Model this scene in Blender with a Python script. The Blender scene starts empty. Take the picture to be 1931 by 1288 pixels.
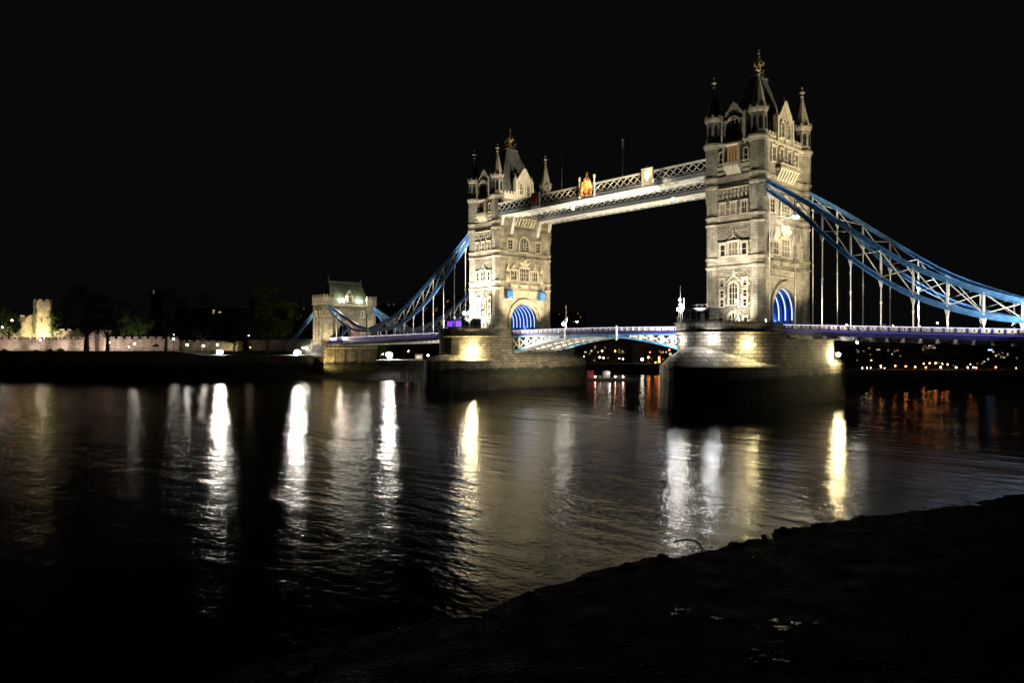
import bpy, bmesh, math, random
from math import sin, cos, pi, radians, sqrt, atan2
from mathutils import Vector, Matrix
random.seed(11)
sc = bpy.context.scene
col = sc.collection

# ---------------------------------------------------------------- camera, night sky, exposure
CX, CY, CZ, YAW, FPX = 81.31, -151.69, 12.6, -0.820, 1368.4
cd = bpy.data.cameras.new('camera')
cam = bpy.data.objects.new('camera', cd); col.objects.link(cam)
cam.location = (CX, CY, CZ); cam.rotation_euler = (pi/2, 0, -YAW)
cd.sensor_width = 36; cd.lens = FPX/1931*36; cd.shift_y = 8.0/1931
cd.clip_end = 4000; cd.clip_start = .2
sc.camera = cam
w = bpy.data.worlds.new('World'); sc.world = w; w.use_nodes = True
bg = w.node_tree.nodes['Background']
bg.inputs[0].default_value = (.0025, .0024, .0024, 1); bg.inputs[1].default_value = 1.0   # city night sky: nearly black
sc.view_settings.view_transform = 'Standard'; sc.view_settings.look = 'None'
sc.view_settings.exposure = 0; sc.view_settings.gamma = 1
try:
    sc.cycles.use_denoising = True; sc.cycles.denoiser = 'OPENIMAGEDENOISE'
    sc.cycles.sample_clamp_indirect = 6; sc.cycles.max_bounces = 6; sc.cycles.diffuse_bounces = 2
    sc.cycles.glossy_bounces = 3; sc.cycles.caustics_reflective = False; sc.cycles.caustics_refractive = False
    sc.cycles.use_light_tree = True
except Exception: pass

RX, RY = cos(YAW), -sin(YAW)          # picture-right in the ground plane
DX, DY = sin(YAW), cos(YAW)           # picture-depth in the ground plane
def ground(px, d, z=0.0):             # the ground point d metres deep in the direction of pixel column px
    r = (px-965.5)/FPX*d
    return Vector((CX+RX*r+DX*d, CY+RY*r+DY*d, z))
def ray(px, d, py):
    return ground(px, d, CZ+(652-py)*d/FPX)
def onriver(px, py, z=0.0):
    return ground(px, (CZ-z)*FPX/(py-652), z)

# ---------------------------------------------------------------- materials
def nodes(name):
    m = bpy.data.materials.new(name); m.use_nodes = True
    nt = m.node_tree; return m, nt, nt.nodes['Principled BSDF']
def mat(name, c, rough=.6, metal=0., vary=.25, scale=1.5, bump=0., bscale=6., spec=.5):
    m, nt, b = nodes(name); b.inputs['Specular IOR Level'].default_value = spec
    tc = nt.nodes.new('ShaderNodeTexCoord')
    n = nt.nodes.new('ShaderNodeTexNoise'); n.inputs['Scale'].default_value = scale; n.inputs['Detail'].default_value = 6
    nt.links.new(tc.outputs['Object'], n.inputs['Vector'])
    cr = nt.nodes.new('ShaderNodeValToRGB')
    cr.color_ramp.elements[0].position = .3; cr.color_ramp.elements[1].position = .7
    cr.color_ramp.elements[0].color = (*[x*(1-vary) for x in c], 1); cr.color_ramp.elements[1].color = (*[min(1, x*(1+vary)) for x in c], 1)
    nt.links.new(n.outputs['Fac'], cr.inputs[0]); nt.links.new(cr.outputs[0], b.inputs['Base Color'])
    b.inputs['Roughness'].default_value = rough; b.inputs['Metallic'].default_value = metal
    if bump:
        n2 = nt.nodes.new('ShaderNodeTexNoise'); n2.inputs['Scale'].default_value = bscale; n2.inputs['Detail'].default_value = 5
        nt.links.new(tc.outputs['Object'], n2.inputs['Vector'])
        bp = nt.nodes.new('ShaderNodeBump'); bp.inputs['Distance'].default_value = bump
        nt.links.new(n2.outputs['Fac'], bp.inputs['Height']); nt.links.new(bp.outputs[0], b.inputs['Normal'])
    return m
def emit(name, c, s):
    m, nt, b = nodes(name)
    b.inputs['Base Color'].default_value = (.02, .02, .02, 1)
    b.inputs['Emission Color'].default_value = (*c, 1); b.inputs['Emission Strength'].default_value = s
    return m
def masonry(name, c, bw, bh, mortar=.02, vary=.3, depth=.06, tide=None, mortar_dark=.45):
    m, nt, b = nodes(name); N = nt.nodes; L = nt.links
    tc = N.new('ShaderNodeTexCoord'); sp = N.new('ShaderNodeSeparateXYZ'); L.new(tc.outputs['Object'], sp.inputs[0])
    ad = N.new('ShaderNodeMath'); ad.operation = 'ADD'; L.new(sp.outputs[0], ad.inputs[0]); L.new(sp.outputs[1], ad.inputs[1])
    cb = N.new('ShaderNodeCombineXYZ'); L.new(ad.outputs[0], cb.inputs[0]); L.new(sp.outputs[2], cb.inputs[1])
    br = N.new('ShaderNodeTexBrick'); L.new(cb.outputs[0], br.inputs['Vector'])
    br.inputs['Scale'].default_value = 1; br.inputs['Brick Width'].default_value = bw; br.inputs['Row Height'].default_value = bh
    br.inputs['Mortar Size'].default_value = mortar; br.inputs['Mortar Smooth'].default_value = .3
    br.inputs['Color1'].default_value = (*[x*(1-vary) for x in c], 1); br.inputs['Color2'].default_value = (*[min(1, x*(1+vary)) for x in c], 1)
    br.inputs['Mortar'].default_value = (*[x*mortar_dark for x in c], 1)
    n = N.new('ShaderNodeTexNoise'); n.inputs['Scale'].default_value = .35; n.inputs['Detail'].default_value = 8; n.inputs['Roughness'].default_value = .7
    L.new(tc.outputs['Object'], n.inputs['Vector'])
    cr = N.new('ShaderNodeValToRGB'); cr.color_ramp.elements[0].position = .3; cr.color_ramp.elements[1].position = .68
    cr.color_ramp.elements[0].color = (.36, .33, .28, 1); cr.color_ramp.elements[1].color = (1, 1, 1, 1)
    L.new(n.outputs['Fac'], cr.inputs[0])
    mx = N.new('ShaderNodeMix'); mx.data_type = 'RGBA'; mx.blend_type = 'MULTIPLY'; mx.inputs['Factor'].default_value = 1
    L.new(br.outputs['Color'], mx.inputs['A']); L.new(cr.outputs[0], mx.inputs['B'])
    outc = mx.outputs['Result']
    if tide is not None:          # weed and silt grown below the high-water line (object z), with a ragged edge
        n3 = N.new('ShaderNodeTexNoise'); n3.inputs['Scale'].default_value = .5; n3.inputs['Detail'].default_value = 6
        L.new(tc.outputs['Object'], n3.inputs['Vector'])
        a1 = N.new('ShaderNodeMath'); a1.operation = 'MULTIPLY_ADD'; a1.inputs[1].default_value = -2.6
        L.new(n3.outputs['Fac'], a1.inputs[0]); L.new(sp.outputs[2], a1.inputs[2])
        rp = N.new('ShaderNodeValToRGB'); e = rp.color_ramp.elements
        mr = N.new('ShaderNodeMapRange'); mr.inputs['From Min'].default_value = -1.5; mr.inputs['From Max'].default_value = tide+1
        L.new(a1.outputs[0], mr.inputs['Value']); L.new(mr.outputs[0], rp.inputs[0])
        e[0].position = .05; e[0].color = (.10, .09, .06, 1)
        e[1].position = .80; e[1].color = (1, 1, 1, 1)
        x = e.new(.45); x.color = (.24, .23, .13, 1)
        x = e.new(.62); x.color = (.05, .10, .03, 1)
        x = e.new(.70); x.color = (.035, .07, .02, 1)
        x = e.new(.735); x.color = (.6, .6, .55, 1)
        m2 = N.new('ShaderNodeMix'); m2.data_type = 'RGBA'; m2.blend_type = 'MULTIPLY'; m2.inputs['Factor'].default_value = 1
        L.new(outc, m2.inputs['A']); L.new(rp.outputs[0], m2.inputs['B']); outc = m2.outputs['Result']
    L.new(outc, b.inputs['Base Color'])
    n2 = N.new('ShaderNodeTexNoise'); n2.inputs['Scale'].default_value = 3; n2.inputs['Detail'].default_value = 5; L.new(tc.outputs['Object'], n2.inputs['Vector'])
    sm = N.new('ShaderNodeMath'); sm.operation = 'MULTIPLY_ADD'; sm.inputs[1].default_value = -1.0; L.new(br.outputs['Fac'], sm.inputs[0]); L.new(n2.outputs['Fac'], sm.inputs[2])
    bp = N.new('ShaderNodeBump'); bp.inputs['Distance'].default_value = depth; bp.inputs['Strength'].default_value = .8
    L.new(sm.outputs[0], bp.inputs['Height']); L.new(bp.outputs[0], b.inputs['Normal'])
    b.inputs['Roughness'].default_value = .85
    return m

M = {}
M['stone'] = masonry('rock_faced_stone', (.37, .33, .255), 1.2, .5, .075, .36, .2, None, .25)
M['ashlar'] = masonry('smooth_portland_stone', (.45, .405, .315), 1.4, .6, .04, .17, .06, None, .5)
M['carved'] = mat('carved_portland_stone', (.50, .44, .33), .8, 0, .25, 2.5, .05, 7)
M['granite'] = masonry('granite_blocks', (.30, .265, .20), 1.9, .78, .075, .34, .12, 6.2, .25)
M['slate'] = masonry('roof_slate', (.21, .21, .20), .45, .3, .015, .3, .03)
M['lead'] = mat('lead_sheet', (.16, .17, .17), .5, .2)
M['green_slate'] = masonry('green_slate', (.15, .19, .11), .45, .3, .015, .3, .03)
M['gold'] = mat('gilding', (.42, .29, .11), .5, .5, .4)
M['blue'] = mat('sky_blue_paint', (.10, .275, .57), .38, .0, .34, 1.1, .02, 8)
M['bluedark'] = mat('strong_blue_paint', (.05, .17, .45), .4, .0, .12)
M['navy'] = mat('navy_paint', (.03, .03, .17), .4, 0, .45, .8)
M['white'] = mat('white_paint', (.76, .74, .68), .45, 0, .1)
M['grey_steel'] = mat('grey_painted_steel', (.27, .29, .31), .5, 0, .2)
M['dark_steel'] = mat('dark_steel', (.05, .055, .06), .5, .2)
M['glass'] = mat('dark_window_glass', (.018, .02, .024), .08, 0, .3)
M['road'] = mat('asphalt', (.05, .05, .05), .85)
M['red'] = mat('red_paint', (.55, .06, .04), .45)
M['red_cloth'] = mat('dull_red_cloth', (.07, .02, .02), .9)
M['crest'] = mat('painted_crest', (.62, .27, .09), .5, 0, .85, 1.6, .12, 4)
M['lit_amber'] = emit('lit_amber_window', (1, .5, .16), .34)
M['lit_ochre'] = emit('lit_ochre_window', (1, .52, .18), .22)
M['lit_cream'] = emit('lit_cream_window', (1, .85, .55), .9)
M['lit_dim'] = emit('dim_lit_window', (1, .7, .4), .18)
M['led_blue'] = emit('blue_white_led', (.34, .5, 1), 3.0)
M['led_violet'] = emit('violet_led', (.22, .06, 1), 1.6)
M['bulb'] = emit('white_lamp_glass', (1, .95, .85), 150)
M['bulb_hot'] = emit('floodlight_glass', (1, .95, .86), 2300)
M['bulb_warm'] = emit('warm_flood_glass', (1, .84, .45), 1000)
M['bulb_cool'] = emit('cool_pier_lamp_glass', (.92, .95, 1), 520)
M['bulb_soft'] = emit('small_lamp_glass', (1, .9, .75), 26)
M['bulb_orange'] = emit('sodium_lamp_glass', (1, .36, .1), 28)
M['bulb_pink'] = emit('pink_lamp_glass', (1, .5, .4), 60)
M['bulb_red'] = emit('red_lamp_glass', (1, .12, .05), 14)
M['bulb_green'] = emit('green_lamp_glass', (.3, 1, .8), 8)
M['dark_brick'] = masonry('dark_brick', (.07, .055, .045), .6, .25, .02, .3, .02)
M['pale_render'] = mat('pale_render', (.22, .2, .17), .8)
M['old_wall'] = masonry('old_rubble_wall', (.36, .30, .25), .9, .4, .05, .35, .09)
M['old_tower'] = masonry('old_pale_rubble', (.42, .36, .24), .8, .4, .05, .3, .09)
M['bark'] = mat('bark', (.06, .045, .03), .9)
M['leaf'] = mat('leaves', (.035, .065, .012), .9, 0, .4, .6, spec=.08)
M['leaf_unlit'] = mat('unlit_leaves', (.012, .021, .007), .9, 0, .4, .6, spec=.05)  # leaf colour darkened so that foliage out of the light reads near black
M['timber'] = mat('wet_timber', (.025, .02, .015), .6)
M['rubber'] = mat('rubber', (.02, .02, .02), .6)

# ---------------------------------------------------------------- mesh builder and scene helpers
class MB:
    def __init__(s): s.v = []; s.f = []
    def add(s, vs, fs):
        k = len(s.v); s.v += [tuple(v) for v in vs]; s.f += [tuple(i+k for i in f) for f in fs]
    def box(s, x0, x1, y0, y1, z0, z1):
        s.add([(x0,y0,z0),(x1,y0,z0),(x1,y1,z0),(x0,y1,z0),(x0,y0,z1),(x1,y0,z1),(x1,y1,z1),(x0,y1,z1)],
              [(0,3,2,1),(4,5,6,7),(0,1,5,4),(1,2,6,5),(2,3,7,6),(3,0,4,7)])
    def hull8(s, p):  # eight corners, bottom four then top four
        s.add(p, [(0,3,2,1),(4,5,6,7),(0,1,5,4),(1,2,6,5),(2,3,7,6),(3,0,4,7)])
    def rings(s, rs, cap=True, closed=True):
        n = len(rs[0]); vs = [p for r in rs for p in r]; fs = []
        for i in range(len(rs)-1):
            for j in range(n if closed else n-1):
                a = i*n+j; b = i*n+(j+1) % n
                fs.append((a, b, b+n, a+n))
        if cap: fs.append(tuple(range(n-1, -1, -1))); fs.append(tuple((len(rs)-1)*n+j for j in range(n)))
        s.add(vs, fs)
    def lathe(s, prof, c=(0,0), n=16, ph=0.):
        s.rings([[(c[0]+r*cos(ph+2*pi*k/n), c[1]+r*sin(ph+2*pi*k/n), z) for k in range(n)] for r, z in prof])
    def poly(s, pts, axis, t0, t1):  # pts (u,z): extruded along axis 'x' (u=y) or 'y' (u=x)
        f = (lambda u, z, t: (t, u, z)) if axis == 'x' else (lambda u, z, t: (u, t, z))
        n = len(pts)
        s.add([f(u, z, t0) for u, z in pts]+[f(u, z, t1) for u, z in pts],
              [tuple(range(n)), tuple(range(2*n-1, n-1, -1))]+[(i, (i+1) % n, n+(i+1) % n, n+i) for i in range(n)])
    def beam(s, p, q, w=.2, h=.2, up=(0,0,1)):
        p = Vector(p); q = Vector(q); d = (q-p).normalized(); u = Vector(up)
        if abs(d.dot(u)) > .98: u = Vector((0,1,0))
        a = d.cross(u).normalized()*w/2; b = a.cross(d).normalized()*h/2
        s.hull8([p-a-b, p+a-b, p+a+b, p-a+b, q-a-b, q+a-b, q+a+b, q-a+b])
    def tube(s, pts, r, n=6):
        rs = []
        for i, p in enumerate(pts):
            p = Vector(p); d = (Vector(pts[min(i+1, len(pts)-1)])-Vector(pts[max(i-1, 0)])).normalized()
            u = Vector((0,0,1)) if abs(d.z) < .9 else Vector((1,0,0))
            a = d.cross(u).normalized(); b = a.cross(d); rr = r[i] if isinstance(r, (list, tuple)) else r
            rs.append([p+(a*cos(2*pi*k/n)+b*sin(2*pi*k/n))*rr for k in range(n)])
        s.rings(rs)
    def ball(s, c, r, n=10, sz=1.):
        m = n//2+1
        s.lathe([(max(.01*r, r*sin(pi*i/m)), c[2]-r*sz*cos(pi*i/m)) for i in range(m+1)], (c[0], c[1]), n)
    def sweep(s, pts, w, h):  # rectangular section along pts lying in an x-z plane
        rs = []
        for i, p in enumerate(pts):
            d = (Vector(pts[min(i+1, len(pts)-1)])-Vector(pts[max(i-1, 0)])).normalized()
            n = Vector((-d.z, 0, d.x)); p = Vector(p); y = Vector((0,1,0))
            rs.append([p-y*w/2-n*h/2, p+y*w/2-n*h/2, p+y*w/2+n*h/2, p-y*w/2+n*h/2])
        s.rings(rs)
    def mesh(s, name, m, smooth=False):
        me = bpy.data.meshes.new(name); me.from_pydata(s.v, [], s.f)
        bm = bmesh.new(); bm.from_mesh(me); bmesh.ops.recalc_face_normals(bm, faces=bm.faces); bm.to_mesh(me); bm.free()
        if smooth:
            for p in me.polygons: p.use_smooth = True
        me.materials.append(M[m] if isinstance(m, str) else m)
        return me
    def build(s, name, m, parent=None, smooth=False, loc=None):
        return link(name, s.mesh(name, m, smooth), parent, loc)
def link(name, me, parent=None, loc=None, rz=0):
    o = bpy.data.objects.new(name, me); col.objects.link(o)
    if parent: o.parent = parent
    if loc is not None: o.location = loc
    if rz: o.rotation_euler.z = rz
    return o
def tag(o, label=None, cat=None, group=None, kind=None):
    if label: o['label'] = label
    if cat: o['category'] = cat
    if group: o['group'] = group
    if kind: o['kind'] = kind
    return o
def thing(name, loc, label, cat, group=None, rz=0):
    o = bpy.data.objects.new(name, None); col.objects.link(o); o.location = loc; o.rotation_euler.z = rz
    o.empty_display_size = .5
    return tag(o, label, cat, group)
def copy_tree(o, parent=None):
    c = o.copy(); col.objects.link(c); c.parent = parent
    for ch in list(o.children): copy_tree(ch, c)
    return c
def spot(loc, target, power, color=(1, .86, .62), angle=70, blend=.6, size=.3, parent=None, name='lamp'):
    l = bpy.data.lights.new(name, 'SPOT'); l.energy = power; l.color = color; l.spot_size = radians(angle); l.spot_blend = blend; l.shadow_soft_size = size
    o = bpy.data.objects.new(name, l); col.objects.link(o); o.location = loc
    o.rotation_euler = (Vector(target)-Vector(loc)).to_track_quat('-Z', 'Y').to_euler()
    if parent: o.parent = parent; o.location = Vector(loc)-parent.location
    return o
def point(loc, power, color, size=.2, parent=None, name='lamp'):
    l = bpy.data.lights.new(name, 'POINT'); l.energy = power; l.color = color; l.shadow_soft_size = size
    o = bpy.data.objects.new(name, l); col.objects.link(o); o.location = loc
    if parent: o.parent = parent; o.location = Vector(loc)-parent.location
    return o

ZR = 17.5     # level of the tower plinths and pier copings above low water
ZD = 15.9     # level of the roadway at the towers
def zroad(x):
    if x > 10.65: return ZD-(x-10.65)*.039
    if x < -92.65: return ZD+(x+92.65)*.0155
    if -71.35 < x < -10.65: return ZD+.25*(1-((x+41)/30.35)**2)
    return ZD

# ================================================================ SETTING: water, banks
def water_material():
    m, nt, b = nodes('river_water'); N = nt.nodes; L = nt.links
    N.remove(b); out = [q for q in N if q.type == 'OUTPUT_MATERIAL'][0]
    di = N.new('ShaderNodeBsdfDiffuse'); di.inputs['Color'].default_value = (.007, .006, .0045, 1)
    gl = N.new('ShaderNodeBsdfAnisotropic') if False else N.new('ShaderNodeBsdfGlossy'); gl.distribution = 'BECKMANN'; gl.inputs['Color'].default_value = (.80, .78, .74, 1)
    fr = N.new('ShaderNodeFresnel'); fr.inputs['IOR'].default_value = 1.33
    mxs = N.new('ShaderNodeMixShader'); L.new(fr.outputs[0], mxs.inputs[0]); L.new(di.outputs[0], mxs.inputs[1]); L.new(gl.outputs[0], mxs.inputs[2]); L.new(mxs.outputs[0], out.inputs['Surface'])
    tc = N.new('ShaderNodeTexCoord')
    def noise(scale, rot, stretch, detail=3, dist=0.):
        mp = N.new('ShaderNodeMapping'); mp.inputs['Rotation'].default_value = (0, 0, rot); mp.inputs['Scale'].default_value = (scale*stretch, scale, scale)
        L.new(tc.outputs['Object'], mp.inputs['Vector'])
        n = N.new('ShaderNodeTexNoise'); n.inputs['Scale'].default_value = 1; n.inputs['Detail'].default_value = detail; n.inputs['Distortion'].default_value = dist
        L.new(mp.outputs[0], n.inputs['Vector']); return n.outputs['Fac']
    a = -(-YAW)
    swell = noise(.085, a, .28, 2, .6)      # long low swell, crests lying across the view
    chop = noise(.55, a+.15, .45, 3)
    rip = noise(2.4, a-.1, .8, 3)
    def mul(x, k):
        q = N.new('ShaderNodeMath'); q.operation = 'MULTIPLY'; q.inputs[1].default_value = k; L.new(x, q.inputs[0]); return q.outputs[0]
    def add(x, y):
        q = N.new('ShaderNodeMath'); q.operation = 'ADD'; L.new(x, q.inputs[0]); L.new(y, q.inputs[1]); return q.outputs[0]
    h = add(add(mul(swell, WS[0]), mul(chop, WS[1])), mul(rip, WS[2]))
    bp = N.new('ShaderNodeBump'); bp.inputs['Distance'].default_value = 1; bp.inputs['Strength'].default_value = 1
    L.new(h, bp.inputs['Height']); L.new(bp.outputs[0], gl.inputs['Normal'])
    calm = noise(.03, a, .3, 3, .5)
    mr = N.new('ShaderNodeMapRange'); mr.inputs['From Min'].default_value = .35; mr.inputs['From Max'].default_value = .65
    mr.inputs['To Min'].default_value = WS[3]; mr.inputs['To Max'].default_value = WS[4]
    L.new(calm, mr.inputs['Value']); L.new(mr.outputs[0], gl.inputs['Roughness'])
    return m
WS = (.32, .125, .036, .16, .21)
M['water'] = water_material()
mb = MB(); S_ = 1500
mb.add([(-S_,-S_,0),(S_,-S_,0),(S_,S_,0),(-S_,S_,0)], [(0,1,2,3)])
tag(mb.build('river_water', 'water'), 'dark rippled river carrying long lamp reflections', None, None, 'structure')
mb = MB(); mb.add([(-S_,-S_,-4),(S_,-S_,-4),(S_,S_,-4),(-S_,S_,-4)], [(0,1,2,3)])
M['mud'] = mat('river_mud', (.022, .019, .013), .8, 0, .4, .5, .08, 2, spec=.12)
tag(mb.build('ground', 'mud'), None, None, None, 'structure')

def beach_material():
    m, nt, b = nodes('wet_shingle'); N = nt.nodes; L = nt.links
    tc = N.new('ShaderNodeTexCoord')
    v = N.new('ShaderNodeTexVoronoi'); v.inputs['Scale'].default_value = 5; L.new(tc.outputs['Object'], v.inputs['Vector'])
    n = N.new('ShaderNodeTexNoise'); n.inputs['Scale'].default_value = .6; n.inputs['Detail'].default_value = 6; L.new(tc.outputs['Object'], n.inputs['Vector'])
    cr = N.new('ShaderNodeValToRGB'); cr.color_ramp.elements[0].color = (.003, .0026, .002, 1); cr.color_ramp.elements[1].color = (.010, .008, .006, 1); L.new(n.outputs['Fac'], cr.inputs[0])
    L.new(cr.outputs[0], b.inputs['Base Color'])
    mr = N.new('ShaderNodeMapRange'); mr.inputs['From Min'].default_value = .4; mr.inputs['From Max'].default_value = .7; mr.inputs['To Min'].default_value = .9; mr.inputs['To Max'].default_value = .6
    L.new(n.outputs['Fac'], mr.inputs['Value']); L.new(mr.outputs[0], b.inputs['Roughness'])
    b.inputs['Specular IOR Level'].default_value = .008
    s = N.new('ShaderNodeMath'); s.operation = 'ADD'; L.new(v.outputs['Distance'], s.inputs[0]); L.new(n.outputs['Fac'], s.inputs[1])
    bp = N.new('ShaderNodeBump'); bp.inputs['Distance'].default_value = .06; L.new(s.outputs[0], bp.inputs['Height']); L.new(bp.outputs[0], b.inputs['Normal'])
    return m
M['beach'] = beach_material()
# near beach: its water's edge runs from the lower middle up to the right
EDGE = [(-400, 1400), (300, 1310), (560, 1232), (730, 1188), (900, 1150), (1060, 1104), (1200, 1062), (1330, 1037), (1420, 1016), (1480, 1000), (1600, 982), (1760, 958), (1931, 930), (2300, 890)]
edge_rd = []
for px, py in EDGE:
    d = CZ*FPX/(py-652); edge_rd.append(((px-965.5)/FPX*d, d))
def edge_d(r):
    for (r0, d0), (r1, d1) in zip(edge_rd, edge_rd[1:]):
        if r0 <= r <= r1: return d0+(d1-d0)*(r-r0)/(r1-r0)
    return edge_rd[0][1] if r < edge_rd[0][0] else edge_rd[-1][1]
def beach_z(r, d):
    t = edge_d(r)-d
    from mathutils import noise as nz
    k = nz.noise(Vector((r*.35, d*.35, 0)))*.07+nz.noise(Vector((r*1.1, d*1.1, 3)))*.07+nz.noise(Vector((r*3.1, d*3.1, 5)))*.04+nz.noise(Vector((r*.08, d*.08, 9)))*.08
    return max(-2, t*.04+k*min(1, max(.3, t*.2+.3)))
mb = MB(); NR, ND = 170, 110; vs = []
for i in range(NR+1):
    r = -22+i*(92/NR)
    for j in range(ND+1):
        d = edge_d(r)+5-(j/ND)*62
        z = beach_z(r, d); vs.append((CX+RX*r+DX*d, CY+RY*r+DY*d, z))
mb.add(vs, [(i*(ND+1)+j, (i+1)*(ND+1)+j, (i+1)*(ND+1)+j+1, i*(ND+1)+j+1) for i in range(NR) for j in range(ND)])
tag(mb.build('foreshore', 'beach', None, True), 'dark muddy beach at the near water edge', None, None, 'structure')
M['stone_wet'] = mat('wet_stone', (.02, .018, .014), .7, 0, .5, 2, .03, 8, spec=.15)
mb = MB()
def pebble(mb, c, r):
    n = 7; k = random.random()*6; sx, sy, sz = random.uniform(.7, 1.3), random.uniform(.6, 1.1), random.uniform(.35, .7)
    mb.rings([[(c[0]+rr*r*sx*cos(k+2*pi*q/n)*random.uniform(.85, 1.15), c[1]+rr*r*sy*sin(k+2*pi*q/n), c[2]+h*r*sz) for q in range(n)] for rr, h in ((.6, -.6), (1, 0), (.75, .6), (.25, .95))])
for q in range(700):
    r = random.uniform(-12, 55); t = abs(random.gauss(0, 5)); d = edge_d(r)+.5-t
    p = (CX+RX*r+DX*d, CY+RY*r+DY*d, beach_z(r, d)+.01); pebble(mb, p, random.uniform(.03, .11))
tag(mb.build('shingle', 'stone_wet'), 'scattered wet stones along the dark beach edge', None, None, 'stuff')
M['stone_gloss'] = mat('wet_glossy_stone', (.03, .027, .022), .16, 0, .5, 3, .05, 14)
mb = MB()
for q in range(420):
    k = random.choice(((3.9, 22.8, 2.2, 1.0), (3.9, 22.8, 1.2, .6), (3.3, 19.6, 1.6, .7), (2.2, 25.5, 2.2, .9), (9, 26, 9, 4), (1.5, 21, 8, 5)))
    px, py = random.gauss((1475, 1475, 1455, 1300, 1500, 1400)[q % 6], (26, 14, 30, 55, 230, 260)[q % 6]), random.gauss((1182, 1178, 1238, 1155, 1130, 1190)[q % 6], (9, 7, 9, 12, 50, 55)[q % 6])
    r = (px-965.5)/FPX; d = 25.
    if py < 1060: continue
    for _ in range(25): d = (CZ-beach_z(r*d, d))*FPX/(py-652)
    c = ground(px, d, beach_z(r*d, d)+.012)
    if edge_d(r*d)-d > .3: pebble(mb, c, random.uniform(.03, .085))
tag(mb.build('wet_shingle', 'stone_gloss', None, True), 'wet glistening pebbles scattered on the dark beach', None, None, 'stuff')
ROCKS = [(1478, 1000, .45, 'dark rock where the bright water meets the beach'), (1543, 990, .35, 'jagged rock on the beach edge below the yellow reflection'), (1385, 1026, .3, 'small dark rock at the water edge left of a jagged rock'),
         (1250, 1048, .4, 'rounded dark rock on the water edge left of the curved hoop'), (1185, 1070, .45, 'largest dark stone among weed at the water edge'), (1625, 965, .3, 'low rock standing off the beach edge at right'),
         (1500, 997, .28, 'small rock touching the larger dark rock at the bright water edge'), (1180, 1074, .3, 'smaller stone beside the largest dark stone at the water edge'), (1110, 1092, .3, 'dark stone at the water edge below the left white reflection'), (1000, 1122, .35, 'dark stone on the beach edge farthest left'), (1440, 1010, .22, 'tiny dark rock between the hoop and the bright water rock')]
for px, py, s, lab in ROCKS:
    r = (px-965.5)/FPX; d = edge_d(r*CZ*FPX/(py-652))-.3; r = r*d
    mb = MB(); pebble(mb, (0,0,0), s); pebble(mb, (s*.9, .1, -.05), s*.6); pebble(mb, (-s*.8, -.2, -.05), s*.5)
    o = mb.build('rock', 'stone_wet', None, False, (CX+RX*r+DX*d, CY+RY*r+DY*d, beach_z(r, d)+s*.15)); tag(o, lab, 'rock', 'rocks along the near water edge')
for px, py, a in ((1478, 1186, .75), (1460, 1172, .4), (1503, 1177, .42), (1440, 1240, .3), (1474, 1247, .4), (1425, 1228, .25), (1280, 1152, .3), (1268, 1160, .25), (1352, 1168, .35), (1540, 1178, .4), (1600, 1110, .3), (1420, 1052, .25), (1212, 1255, .3), (1640, 1225, .3)):
    r = (px-965.5)/FPX; d = 25.
    for _ in range(30): d = (CZ-beach_z(r*d, d))*FPX/(py-652)
    c = ground(px, d, beach_z(r*d, d)+.045); n = 14; k0 = random.random()*6; mb = MB()
    rr = [a*.5*random.choice((.35, .6, .9, 1.15)) for _ in range(n)]
    mb.rings([[(c.x+q*rr[k]*(RX*1.5*cos(k*2*pi/n+k0)+DX*sin(k*2*pi/n+k0)), c.y+q*rr[k]*(RY*1.5*cos(k*2*pi/n+k0)+DY*sin(k*2*pi/n+k0)), c.z-z) for k in range(n)] for q, z in ((1.1, .3), (1, 0))])
    tag(mb.build('puddle', 'water'), None, None, None, 'structure')
p = onriver(1294, 1037); mb = MB()
mb.tube([(RX*1.0*cos(t), RY*1.0*cos(t), .62*sin(t)) for t in [pi*k/14 for k in range(-1, 12)]], .05)
tag(mb.build('hoop', 'rubber', None, True, p), 'thin curved hoop sticking out of the water at the beach edge', 'hoop')

# north bank: a stone quay with a mud foreshore, the lawn and wharf behind
def bank(name, pts, zt, back, m, foot=None, label=None):
    """vertical wall along pts (px, depth) with level ground behind it"""
    fr = [ground(px, d) for px, d in pts]; bk = [ground(px, d+back) for px, d in pts]
    mb = MB(); n = len(fr)
    mb.add([(p.x, p.y, -4) for p in fr]+[(p.x, p.y, zt) for p in fr], [(i, i+1, n+i+1, n+i) for i in range(n-1)])
    return fr, bk, mb
M['quay'] = masonry('quay_stone', (.13, .115, .09), 1.4, .6, .03, .3, .06, 5.5)
M['lawn'] = mat('night_lawn', (.02, .03, .012), .9, 0, .4, .3, .1, 3, spec=.05)
QL = [(-500, 287, 10.4), (0, 285, 10.4), (330, 285.5, 10.2), (385, 286, 8.6), (592, 288, 8.4)]
mb = MB(); mb.add([ground(p, d, -4) for p, d, z in QL]+[ground(p, d, z) for p, d, z in QL], [(i, i+1, 6+i, 5+i) for i in range(4)])
for (p0, d0, z0), (p1, d1, z1) in zip(QL, QL[1:]): mb.beam(ground(p0, d0-.3, z0+.1), ground(p1, d1-.3, z1+.1), .9, .35)
tag(mb.build('quay_wall', 'quay'), 'long dark quay wall below the castle lawn', 'quay wall')
mb = MB(); F = [ground(px, d, z-.1) for px, d, z in QL]; Q = [ground(px, d+25, 10.3) for px, d, z in QL]; B = [ground(px, d+900, 10.3) for px, d, z in QL[:4]]+[ground(760, 1200, 10.3)]
mb.add(F+Q+B, [(i, i+1, 6+i, 5+i) for i in range(4)]+[(5+i, 6+i, 11+i, 10+i) for i in range(4)])
tag(mb.build('ground', 'lawn'), None, None, None, 'structure')
mb = MB()
A = [(-500, 270), (0, 274), (300, 274), (560, 273), (650, 266), (735, 254), (800, 245), (840, 240)]
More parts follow.
